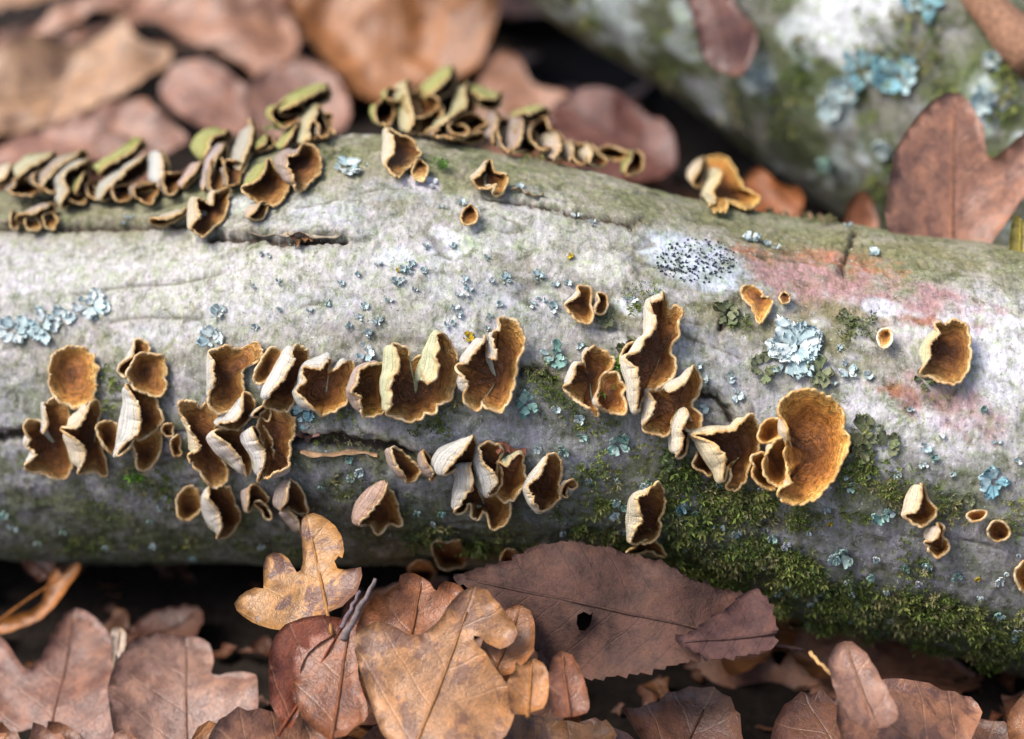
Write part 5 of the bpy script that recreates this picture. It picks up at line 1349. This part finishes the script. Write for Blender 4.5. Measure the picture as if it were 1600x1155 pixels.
# ---- leaves
def leaf_mesh(outline, base, tip, curl=0.25, wave=0.12, seed=0, holes=(), step=0.26, thick=0.014, bend=0.0, edge=0.35, teeth=None, mat=None, cup=0.0):
    """Blade from a closed outline in cm: meshed inside, folded along its midrib, rippled, with a real thickness."""
    O = np.asarray(outline, float)
    if teeth:
        out = []
        n = len(O)
        for k in range(n):
            a, b = O[k], O[(k + 1) % n]
            d = b - a
            L = np.linalg.norm(d)
            nn = np.array([d[1], -d[0]]) / (L + 1e-9)
            m = max(1, int(round(L / teeth[0])))
            for q in range(m):
                out.append(a + d * q / m)
                if q % 1 == 0:
                    out.append(a + d * (q + 0.78) / m + nn * teeth[1] * (0.25 + 1.1 * ((k * 7 + q * 3) % 5) / 5))
        O = np.array(out)
    lo, hi = O.min(0), O.max(0)
    gx_, gy_ = np.meshgrid(np.arange(lo[0], hi[0], step), np.arange(lo[1], hi[1], step), indexing='ij')
    rg = np.random.default_rng(seed + 5)
    I = np.stack([gx_.ravel(), gy_.ravel()], -1) + rg.uniform(-0.25, 0.25, (gx_.size, 2)) * step
    I = I[inside(I, O)]
    dmin = np.full(len(I), 9.0)
    rings = [O] + [np.asarray(h, float) for h in holes]
    for rr_ in rings:
        for c in rr_:
            dmin = np.minimum(dmin, np.hypot(I[:, 0] - c[0], I[:, 1] - c[1]))
    I = I[dmin > step * 0.35]
    pts = list(map(tuple, np.vstack(rings + [I])))
    edges, b = [], 0
    for rr_ in rings:
        n = len(rr_)
        edges += [(b + k, b + (k + 1) % n) for k in range(n)]
        b += n
    v2, e_, f_, *_ = delaunay_2d_cdt([Vector(p) for p in pts], edges, [], 0, 1e-5)
    Vv = np.array([tuple(v) for v in v2])
    Fv = np.array([f for f in f_ if len(f) == 3])
    cen = Vv[Fv].mean(1)
    ok = inside(cen, O)
    for h in holes:
        ok &= ~inside(cen, np.asarray(h, float))
    Fv = Fv[ok]
    base, tip = np.asarray(base, float), np.asarray(tip, float)
    ax_ = (tip - base) / np.linalg.norm(tip - base)
    LL = np.linalg.norm(tip - base)
    al = (Vv - base) @ ax_
    ac = (Vv - base) @ np.array([-ax_[1], ax_[0]])
    p3 = np.stack([Vv[:, 0] + seed * 3.7, Vv[:, 1], 0 * al], -1)
    f = np.clip(al / LL, -0.2, 1.2)
    z = curl * np.abs(ac) * 0.5 + cup * (ac / 3.0) ** 2 + wave * 2.0 * perlin(p3, 0.42, seed) + wave * 0.8 * perlin(p3, 1.1, seed + 3) * np.minimum(1, np.abs(ac)) + bend * (f - 0.45) ** 2 * LL
    em = np.full(len(Vv), 9.0)
    for c in O[::2]:
        em = np.minimum(em, np.hypot(Vv[:, 0] - c[0], Vv[:, 1] - c[1]))
    z += edge * np.exp(-em / 0.45) * (0.3 + 1.6 * perlin(p3, 0.5, seed + 9))
    # ribs lift the blade between side veins
    z += 0.05 * np.sin((al - 0.8 * np.abs(ac)) / 0.95 * 2 * math.pi) * np.minimum(1, np.abs(ac))
    n = len(Vv)
    top = np.column_stack([Vv, z])
    bot = np.column_stack([Vv, z - thick])
    e = np.sort(np.vstack([Fv[:, [0, 1]], Fv[:, [1, 2]], Fv[:, [2, 0]]]), 1)
    ed, cnt = np.unique(e, axis=0, return_counts=True)
    be = ed[cnt == 1]
    d_ = Vv[Fv[:, 1]] - Vv[Fv[:, 0]]
    g_ = Vv[Fv[:, 2]] - Vv[Fv[:, 0]]
    ccw = (d_[:, 0] * g_[:, 1] - d_[:, 1] * g_[:, 0]) > 0
    Fv[~ccw] = Fv[~ccw][:, ::-1]
    faces = [tuple(map(int, t)) for t in Fv] + [tuple(int(w) + n for w in t[::-1]) for t in Fv] + [(int(a), int(b_), int(b_) + n, int(a) + n) for a, b_ in be]
    lf = np.column_stack([np.tile(al, 2), np.tile(ac, 2), np.zeros(2 * n)])
    me = mesh_data('leaf_blade', np.vstack([top, bot]), faces, mat or M_LEAF, vectors={'lf': lf})
    # midrib follows the blade
    k = np.linspace(-0.06, 0.94, 14)
    line = base + np.outer(k * LL, ax_)
    zz = []
    for q in line:
        dd = np.hypot(Vv[:, 0] - q[0], Vv[:, 1] - q[1])
        near = np.argsort(dd)[:3]
        w_ = 1 / (dd[near] + 0.02)
        zz.append((z[near] * w_).sum() / w_.sum())
    tv, tf = tube(np.column_stack([line, np.array(zz) + 0.005]), np.linspace(0.05, 0.018, 14), 6)
    return me, mesh_data('leaf_midrib', tv, tf, M_WOOD)


def smooth_outline(pts, spacing):
    P = np.asarray(pts, float)
    L = np.linalg.norm(np.roll(P, -1, 0) - P, axis=1).sum()
    return cat_closed(np.column_stack([P, np.zeros((len(P), 1))]), max(24, int(L / spacing)))[:, :2]


def traced_leaf(label, pts, base, tip, depth, elev, color, spots=0.6, roll=0.0, name='oak_leaf', holes=(), smooth=True, teeth=None, mat=None, blur=False, group=None, **kw):
    """A leaf at a known distance, lying in a plane that faces up (elev 90) or to the tripod (elev 33)."""
    P = np.asarray(pts, float)
    c = P.mean(0)
    O = at_depth(c[0], c[1], depth)
    e, r_ = R(elev), R(roll)
    n = np.array([math.sin(r_) * math.sin(e), -math.cos(e), math.sin(e) * math.cos(r_)])
    n /= np.linalg.norm(n)
    t1 = np.array([1.0, 0, 0])
    t1 = t1 - n * (t1 @ n)
    t1 /= np.linalg.norm(t1)
    t2 = np.cross(n, t1)

    def to2(q):
        out = []
        for px, py in np.atleast_2d(np.asarray(q, float)):
            d = ray(px, py)
            w = EYE + d * (((O - EYE) @ n) / (d @ n)) - O
            out.append((w @ t1, w @ t2))
        return np.array(out)

    poly = to2(P)
    if smooth:
        poly = smooth_outline(poly, 0.20 if not blur else 0.35)
    if kw.get('seed') is None:
        kw['seed'] = int(abs(c[0] * 3 + c[1])) % 97
    area = 0.5 * np.sum(poly[:, 0] * np.roll(poly[:, 1], -1) - poly[:, 1] * np.roll(poly[:, 0], -1))
    if area < 0:
        poly = poly[::-1]
    bl, mi = leaf_mesh(poly, to2(base)[0], to2(tip)[0], holes=[to2(h) for h in holes], teeth=teeth, mat=mat, **kw)
    o = put(name, None, loc=Vector(O), label=label, cat='leaf', group=group)
    M3 = np.column_stack([t1, t2, n])
    from mathutils import Matrix
    o.rotation_euler = Matrix(M3.tolist()).to_euler()
    b = put('blade', bl, o)
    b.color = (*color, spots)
    m = put('midrib', mi, o)
    m.color = (color[0] * 0.75, color[1] * 0.7, color[2] * 0.65, 1)
    return o


TAN, ORG, PNK, BRN, RED, DRK, PAL = (0.42, 0.235, 0.095), (0.36, 0.165, 0.055), (0.34, 0.195, 0.150), (0.22, 0.105, 0.058), (0.19, 0.065, 0.035), (0.095, 0.052, 0.045), (0.46, 0.30, 0.17)
_q = surf2(1125, 60)
leaf2_depth = float((_q[0] - EYE) @ FWD) - 1.2 if _q else 58.0
# front litter
traced_leaf('spotted tan oak leaf with rounded lobes standing against the log at bottom centre', [(472, 815), (478, 806), (490, 803), (510, 812), (530, 832), (538, 852), (539, 872), (535, 879), (530, 873), (524, 879), (527, 891), (542, 895), (556, 891), (567, 893), (566, 915), (555, 938), (532, 957), (510, 966), (492, 978), (465, 988), (430, 987), (400, 978), (375, 961), (367, 945), (378, 929), (400, 920), (414, 922), (411, 905), (412, 880), (420, 866), (436, 863), (450, 872), (459, 886), (466, 897), (473, 880), (472, 850)],
            (520, 990), (485, 830), 45.2, 52, (0.42, 0.215, 0.070), 1.0, curl=0.05, wave=0.12, bend=0.06)
traced_leaf('dark brown finely toothed leaf with a hole, the largest at bottom centre', [(708, 905), (740, 893), (775, 884), (800, 879), (818, 868), (842, 855), (872, 850), (902, 852), (932, 855), (962, 858), (992, 868), (1022, 880), (1047, 893), (1078, 910), (1112, 919), (1150, 926), (1180, 941), (1202, 957), (1213, 977), (1206, 1000), (1190, 1014), (1155, 1018), (1110, 1022), (1060, 1040), (1000, 1052), (930, 1056), (880, 1050), (850, 1030), (832, 1000), (800, 965), (770, 942), (740, 926)],
            (1225, 1010), (715, 905), 44.6, 50, (0.088, 0.047, 0.036), 0.5, name='serrated_leaf', smooth=False, teeth=(0.27, 0.11), mat=M_LEAFD, curl=-0.25, wave=0.34, holes=[[(902, 962), (912, 957), (922, 962), (926, 957), (924, 970), (921, 978), (914, 985), (905, 984), (901, 974)]], step=0.3)
traced_leaf('folded maroon brown piece under the right end of the toothed leaf', [(1055, 1000), (1090, 985), (1130, 960), (1165, 930), (1180, 925), (1200, 950), (1212, 980), (1208, 1010), (1170, 1020), (1110, 1030)], (1205, 990), (1060, 1005), 44.0, 66, (0.10, 0.050, 0.044), 0.4, name='serrated_leaf', smooth=False, teeth=(0.3, 0.1), mat=M_LEAFD, curl=0.1, wave=0.1)
traced_leaf('big mottled tan oak leaf in front, its lobe hooked to the right', [(553, 996), (560, 985), (585, 976), (610, 978), (640, 992), (660, 992), (690, 970), (705, 950), (728, 933), (745, 929), (765, 940), (786, 965), (806, 986), (808, 1001), (795, 1016), (780, 1019), (765, 1012), (748, 1000), (739, 999), (742, 1008), (757, 1022), (776, 1046), (790, 1064), (806, 1100), (790, 1150), (740, 1180), (660, 1190), (600, 1150), (570, 1070), (555, 1022)],
            (640, 1190), (735, 950), 43.6, 60, (0.37, 0.185, 0.078), 0.7, curl=0.10, wave=0.16, bend=0.05)
traced_leaf('reddish brown oak leaf behind the mottled tan one at bottom centre', [(556, 990), (575, 952), (600, 942), (622, 925), (630, 905), (655, 904), (675, 918), (682, 932), (690, 913), (712, 914), (727, 926), (735, 950), (720, 985), (680, 1010), (620, 1020), (575, 1010)], (640, 1015), (660, 910), 44.6, 58, (0.248, 0.090, 0.031), 0.5, curl=0.1, wave=0.2)
traced_leaf('smooth rounded leaf lobe right of the hooked tan lobe', [(760, 990), (786, 956), (810, 947), (829, 960), (836, 985), (833, 1025), (822, 1042), (792, 1062), (765, 1050), (750, 1020)], (770, 1060), (815, 950), 44.1, 62, (0.276, 0.117, 0.046), 0.2, curl=0.15, wave=0.08)
traced_leaf('glossy russet leaf curling up under the spotted tan leaf', [(423, 1100), (421, 1050), (426, 1010), (440, 987), (472, 970), (512, 966), (548, 970), (558, 980), (530, 990), (500, 1005), (478, 1025), (468, 1050), (470, 1100), (450, 1140)], (440, 1140), (540, 972), 44.2, 55, (0.212, 0.058, 0.024), 0.2, curl=0.3, wave=0.1)
traced_leaf('brown leaf fold beside a grey twig at bottom centre', [(456, 1035), (480, 1010), (520, 990), (552, 985), (565, 1010), (560, 1060), (575, 1120), (520, 1160), (470, 1120)], (520, 1150), (548, 990), 44.1, 70, (0.230, 0.086, 0.037), 0.6, curl=-0.1, wave=0.2)
traced_leaf('small tan leaf tip poking up at the bottom edge right of the big tan leaf', [(793, 1068), (806, 1050), (804, 1036), (818, 1042), (832, 1028), (850, 1038), (858, 1062), (850, 1110), (800, 1120)], (825, 1120), (832, 1030), 43.2, 55, (0.386, 0.172, 0.056), 0.4, curl=0.1, wave=0.1)
traced_leaf('small rosy brown leaf tip next to the tan one at the bottom edge', [(857, 1064), (862, 1036), (876, 1024), (895, 1032), (911, 1060), (920, 1110), (865, 1120)], (890, 1115), (878, 1026), 43.2, 60, (0.239, 0.094, 0.046), 0.3, curl=0.1, wave=0.1)
traced_leaf('mauve brown rounded leaf lobe at the bottom edge below the mossy foot', [(1300, 1075), (1293, 1035), (1304, 1011), (1322, 1005), (1346, 1020), (1366, 1050), (1385, 1085), (1400, 1130), (1350, 1150), (1310, 1120)], (1365, 1145), (1320, 1008), 43.0, 58, (0.276, 0.148, 0.102), 0.5, curl=0.12, wave=0.1)
traced_leaf('blurred mauve brown oak leaf with deep notch at lower left', [(-60, 1010), (-20, 985), (10, 1005), (30, 1035), (45, 1045), (70, 1020), (95, 975), (118, 950), (150, 965), (172, 992), (182, 1025), (176, 1060), (190, 1140), (170, 1230), (60, 1280), (-60, 1240)], (60, 1250), (118, 955), 48.4, 74, (0.235, 0.118, 0.085), 0.8, curl=0.1, wave=0.15)
traced_leaf('blurred pale pinkish leaf with smooth round top at lower left', [(172, 1090), (180, 1055), (195, 1028), (218, 1008), (252, 996), (300, 990), (326, 1000), (333, 1030), (330, 1052), (372, 1052), (402, 1062), (405, 1130), (380, 1210), (280, 1250), (190, 1180)], (290, 1240), (290, 992), 47.6, 74, (0.285, 0.165, 0.125), 0.6, curl=0.12, wave=0.15)
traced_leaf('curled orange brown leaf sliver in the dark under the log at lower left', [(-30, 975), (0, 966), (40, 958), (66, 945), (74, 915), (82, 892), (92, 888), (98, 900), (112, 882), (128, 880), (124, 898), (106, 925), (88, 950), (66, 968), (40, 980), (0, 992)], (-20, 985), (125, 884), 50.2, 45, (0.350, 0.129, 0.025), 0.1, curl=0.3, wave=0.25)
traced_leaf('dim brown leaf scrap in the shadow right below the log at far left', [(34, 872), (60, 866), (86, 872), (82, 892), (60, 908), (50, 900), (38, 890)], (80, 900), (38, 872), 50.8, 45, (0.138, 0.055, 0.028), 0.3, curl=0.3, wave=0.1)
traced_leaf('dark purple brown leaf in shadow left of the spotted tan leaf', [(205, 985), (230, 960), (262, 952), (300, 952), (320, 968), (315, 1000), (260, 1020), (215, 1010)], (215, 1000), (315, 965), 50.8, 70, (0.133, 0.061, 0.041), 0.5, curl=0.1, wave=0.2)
traced_leaf('narrow whitish curled leaf edge between two mauve leaves at lower left', [(176, 985), (188, 980), (200, 988), (200, 1010), (190, 1035), (180, 1042), (178, 1015)], (182, 1042), (190, 982), 48.6, 40, (0.46, 0.36, 0.28), 0.1, curl=0.3, wave=0.05)
# litter behind the log
traced_leaf('big pale tan blurred leaf at upper left', [(-60, 120), (0, 88), (40, 75), (110, 66), (160, 45), (196, 34), (207, 58), (230, 72), (270, 80), (263, 100), (240, 126), (216, 160), (180, 166), (130, 176), (60, 192), (0, 212), (-60, 215)], (-50, 170), (262, 88), 64.0, 62, (0.373, 0.221, 0.122), 0.3, blur=True, curl=0.10, wave=0.35)
traced_leaf('rosy brown blurred leaf just above the bracket row at far left', [(-60, 262), (0, 236), (30, 202), (80, 186), (140, 181), (165, 170), (222, 165), (252, 186), (292, 212), (282, 232), (200, 262), (100, 280), (0, 290)], (-30, 270), (280, 205), 60.5, 66, (0.308, 0.159, 0.109), 0.3, blur=True, curl=0.1, wave=0.35)
traced_leaf('blurred oval mauve leaf lobe above the upper left clump of fungi', [(250, 135), (264, 106), (290, 96), (330, 100), (370, 125), (398, 150), (404, 185), (384, 212), (332, 208), (282, 188), (256, 162)], (390, 205), (262, 115), 62.0, 60, (0.279, 0.143, 0.102), 0.1, blur=True, curl=0.12, wave=0.15)
traced_leaf('long pinkish blurred leaf with pale glossy end at the top left', [(42, 62), (60, 46), (120, 10), (180, -30), (300, -60), (380, -40), (440, 8), (462, 40), (464, 82), (452, 112), (402, 132), (386, 112), (330, 82), (280, 62), (250, 38), (220, 30), (140, 34), (72, 66)], (60, 58), (455, 90), 66.0, 62, (0.344, 0.184, 0.122), 0.2, blur=True, curl=0.12, wave=0.4)
traced_leaf('pale leaf corner at the very top left', [(-60, 60), (-20, 40), (40, 20), (72, -4), (130, -50), (0, -80), (-60, -40)], (-50, 0), (70, 0), 69.0, 66, (0.391, 0.237, 0.148), 0.2, blur=True, curl=0.1, wave=0.2)
traced_leaf('blurred mauve leaf behind the yellow green bracket of the upper left clump', [(380, 165), (400, 130), (425, 106), (470, 94), (520, 118), (548, 168), (540, 215), (470, 225), (410, 210)], (410, 215), (500, 108), 61.0, 55, (0.271, 0.140, 0.099), 0.2, blur=True, curl=0.15, wave=0.2)
traced_leaf('huge blurred orange brown leaf at the top middle', [(436, -60), (452, 10), (470, 45), (500, 85), (540, 128), (565, 155), (605, 162), (655, 140), (720, 128), (748, 112), (772, 60), (782, 0), (790, -70), (600, -110)], (600, -100), (600, 155), 66.0, 50, (0.344, 0.151, 0.060), 0.35, blur=True, curl=0.10, wave=0.45)
traced_leaf('blurred rosy leaf lobe between orange leaf and second log', [(715, 165), (742, 135), (760, 96), (790, 82), (816, 96), (832, 130), (880, 150), (905, 175), (870, 205), (800, 200), (740, 195)], (860, 195), (780, 88), 62.5, 52, (0.308, 0.155, 0.095), 0.2, blur=True, curl=0.12, wave=0.2)
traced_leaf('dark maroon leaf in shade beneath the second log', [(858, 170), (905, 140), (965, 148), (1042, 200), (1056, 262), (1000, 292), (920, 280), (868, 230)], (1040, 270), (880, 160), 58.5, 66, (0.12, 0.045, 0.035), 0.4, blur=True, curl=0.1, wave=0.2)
traced_leaf('upright two lobed brown leaf standing between the logs at right', [(1378, 345), (1385, 290), (1392, 250), (1410, 215), (1440, 176), (1475, 151), (1496, 148), (1516, 165), (1533, 205), (1541, 245), (1556, 246), (1582, 225), (1612, 205), (1645, 220), (1655, 262), (1622, 292), (1596, 312), (1576, 342), (1556, 370), (1532, 400), (1480, 410), (1420, 400), (1390, 380)],
            (1490, 420), (1488, 152), 49.4, 47, (0.317, 0.155, 0.099), 0.45, curl=0.12, wave=0.16, cup=-0.1)
traced_leaf('blurred orange curled leaf behind the twisted golden fungus', [(1155, 330), (1160, 290), (1170, 266), (1186, 259), (1202, 275), (1217, 292), (1247, 300), (1252, 325), (1240, 345), (1180, 345)], (1240, 330), (1175, 265), 55.5, 40, (0.297, 0.103, 0.032), 0.1, blur=True, curl=0.35, wave=0.2)
traced_leaf('small blurred rusty leaf curl left of the upright two lobed leaf', [(1318, 350), (1325, 315), (1345, 298), (1362, 310), (1372, 350), (1365, 380), (1330, 380)], (1345, 380), (1345, 300), 53.5, 40, (0.233, 0.086, 0.038), 0.1, blur=True, curl=0.3, wave=0.1)
traced_leaf('dark curled brown leaf lying on the second log at the top', [(1068, -20), (1078, 15), (1092, 60), (1108, 85), (1150, 114), (1172, 92), (1186, 50), (1150, 18), (1132, -30)], (1100, -30), (1150, 108), leaf2_depth, 55, (0.13, 0.055, 0.042), 0.3, blur=True, curl=-0.25, wave=0.25)
traced_leaf('yellow green and brown leaf tip at the right edge on the log', [(1572, 395), (1574, 360), (1582, 338), (1594, 350), (1604, 336), (1616, 345), (1620, 395), (1595, 410)], (1590, 410), (1590, 340), 47.6, 40, (0.344, 0.283, 0.057), 0.2, curl=0.2, wave=0.1)


def oak_outline(L, w, lobes, rs):
    right = [(0.12 * w, 0.02 * L)]
    for k in range(lobes):
        f0 = 0.10 + 0.80 * k / lobes
        fw = w * (0.55 + 0.45 * math.sin(math.pi * (k + 0.8) / (lobes + 0.4))) * rs.uniform(0.85, 1.12)
        right += [(fw * 0.42, L * (f0 + 0.02)), (fw * 0.88, L * (f0 + 0.055)), (fw, L * (f0 + 0.11)), (fw * 0.82, L * (f0 + 0.155))]
    right += [(0.42 * w, 0.93 * L), (0.22 * w, 0.99 * L)]
    left = [(-x * rs.uniform(0.85, 1.1), y * rs.uniform(0.985, 1.01)) for x, y in right[::-1]]
    return [(0.02 * w, 0)] + right + [(0, L * 1.01)] + left


protos = []
prs = random.Random(21)
for k in range(7):
    L_ = prs.uniform(6.5, 9.5)
    ol = smooth_outline(oak_outline(L_, L_ * prs.uniform(0.27, 0.34), prs.choice((3, 4, 4)), prs), 0.28)
    protos.append(leaf_mesh(ol, (0, 0), (0, L_), curl=prs.uniform(-0.25, 0.4), wave=prs.uniform(0.15, 0.32), seed=200 + k, step=0.42, bend=prs.uniform(-0.03, 0.06)))
bits = []
for k in range(5):
    na = prs.randint(6, 9)
    po = [(math.cos(a_ * 6.283 / na) * prs.uniform(0.25, 1.0), math.sin(a_ * 6.283 / na) * prs.uniform(0.2, 0.8)) for a_ in range(na)]
    bits.append(leaf_mesh(po, (-0.6, 0), (0.7, 0.1), curl=0.3, wave=0.3, seed=300 + k, step=0.3)[0])
tones = [(0.276, 0.117, 0.046), (0.221, 0.090, 0.040), (0.304, 0.144, 0.084), (0.184, 0.066, 0.028), (0.331, 0.156, 0.062), (0.138, 0.061, 0.036), (0.276, 0.136, 0.087)]
lr = random.Random(77)
spots_ = []
for k in range(84):                                                        # in front of the log and under the traced leaves
    x = lr.uniform(-18, 19)
    y = float(axis(x)[0]) - (lr.uniform(9.3, 16) if x > -2 else lr.uniform(15.5, 19))
    spots_.append((x, y, lr.uniform(0.0, 0.6), 14, 'f'))
for k in range(9):
    spots_.append((lr.uniform(-16, 16), lr.uniform(-5.2, -3.8), lr.uniform(-0.3, -0.1), 10, 'f'))
for k in range(80):                                                       # behind it
    y = lr.uniform(8.5, 44)
    spots_.append((lr.uniform(-24, 16) * (1 + 0.006 * y), y, lr.uniform(-0.3, 0.6), 24, 'b'))
for k in range(40):
    x = lr.uniform(-19, -3)
    spots_.append((x, float(axis(x)[0]) - lr.uniform(11.5, 17), lr.uniform(-0.3, 0.2), 10, 'l'))
for k in range(110):                                                        # crumbs and torn bits in the dark gap below the log
    x = lr.uniform(-16, 17)
    spots_.append((x, float(axis(x)[0]) - lr.uniform(1.0, 9.5), -0.28 + 0.1 * lr.random(), 35, 'c'))
for x, y, lift, tilt, zone in spots_:
    k = lr.randrange(7)
    o = put('oak_leaf', None, loc=(x, y, float(ground_z(x, y)) + 0.35 + lift), cat='leaf',
            group='dry oak leaves of the litter in front' if zone in 'fl' else 'dry oak leaves of the litter behind',
            label='dry brown oak leaf lying loose in the litter in front of the log' if zone in 'fl' else 'dry brown oak leaf lying blurred in the litter behind the log')
    if zone == 'c':
        c = lr.choice(tones)
        bpy.data.objects.remove(o)
        o = put('leaf_fragment', bits[k % 5], loc=(x, y, float(ground_z(x, y)) + 0.25), cat='leaf', group='leaf scraps in the gap under the log',
                label='small torn dark leaf scrap lying in the soil below the log')
        o.scale = (lr.uniform(0.25, 0.9),) * 3
        o.rotation_euler = (R(lr.uniform(-35, 35)), R(lr.uniform(-35, 35)), lr.uniform(0, 6.283))
        o.color = (c[0] * 0.6, c[1] * 0.55, c[2] * 0.6, 0.5)
        continue
    o.rotation_euler = (R(lr.uniform(-tilt, tilt)), R(lr.uniform(-tilt, tilt)), lr.uniform(0, 6.283) if zone != 'l' else lr.choice((1.57, -1.57)) + lr.uniform(-0.4, 0.4))
    c = lr.choice(tones)
    s_ = lr.uniform(0.8, 1.2)
    b = put('blade', protos[k][0], o)
    b.color = (c[0] * s_, c[1] * s_, c[2] * s_, lr.choice((0.2, 0.6, 0.9)))
    m = put('midrib', protos[k][1], o)
    m.color = (c[0] * 0.8, c[1] * 0.75, c[2] * 0.7, 1)


def twig(label, pts, r0, r1, color, name='twig'):
    P = [at_depth(*p) for p in pts]
    Q = []
    for a, b in zip(P[:-1], P[1:]):
        for t in (0, 0.25, 0.5, 0.75):
            Q.append(a + (b - a) * t + np.array([mr.normal(), mr.normal(), mr.normal()]) * 0.012)
    Q.append(P[-1])
    rad = np.linspace(r0, r1, len(Q)) * (1 + 0.05 * np.sin(np.arange(len(Q)) * 1.3))
    v, f = tube(np.array(Q) - Q[0], rad, 8)
    o = put(name, mesh_data(name, v, f, M_WOOD), loc=Vector(Q[0]), label=label, cat='twig')
    o.color = (*color, 1)


twig('longer grey forked twig stuck in the leaves at bottom centre', [(586, 905, 44.2), (572, 935, 43.9), (553, 966, 43.6), (537, 1000, 43.3)], 0.045, 0.085, (0.15, 0.115, 0.11))
twig('shorter grey twig left of the longer one at bottom centre', [(562, 924, 44.3), (548, 952, 44.0), (533, 982, 43.7)], 0.04, 0.06, (0.14, 0.10, 0.11))
twig('thin dry grass stalk beside the mauve leaf lobe at lower right', [(1266, 1020, 43.6), (1280, 1036, 43.2), (1300, 1055, 43.0)], 0.05, 0.04, (0.42, 0.25, 0.10))
_q = surf2(1565, 35)
strip_depth = float((_q[0] - EYE) @ FWD) - 0.3 if _q else 55.5
twig('weathered brown wood strip in the upper right corner', [(1520, -20, strip_depth + 0.5), (1565, 35, strip_depth), (1625, 95, strip_depth - 0.6)], 0.45, 0.7, (0.24, 0.125, 0.075), 'wood_strip')
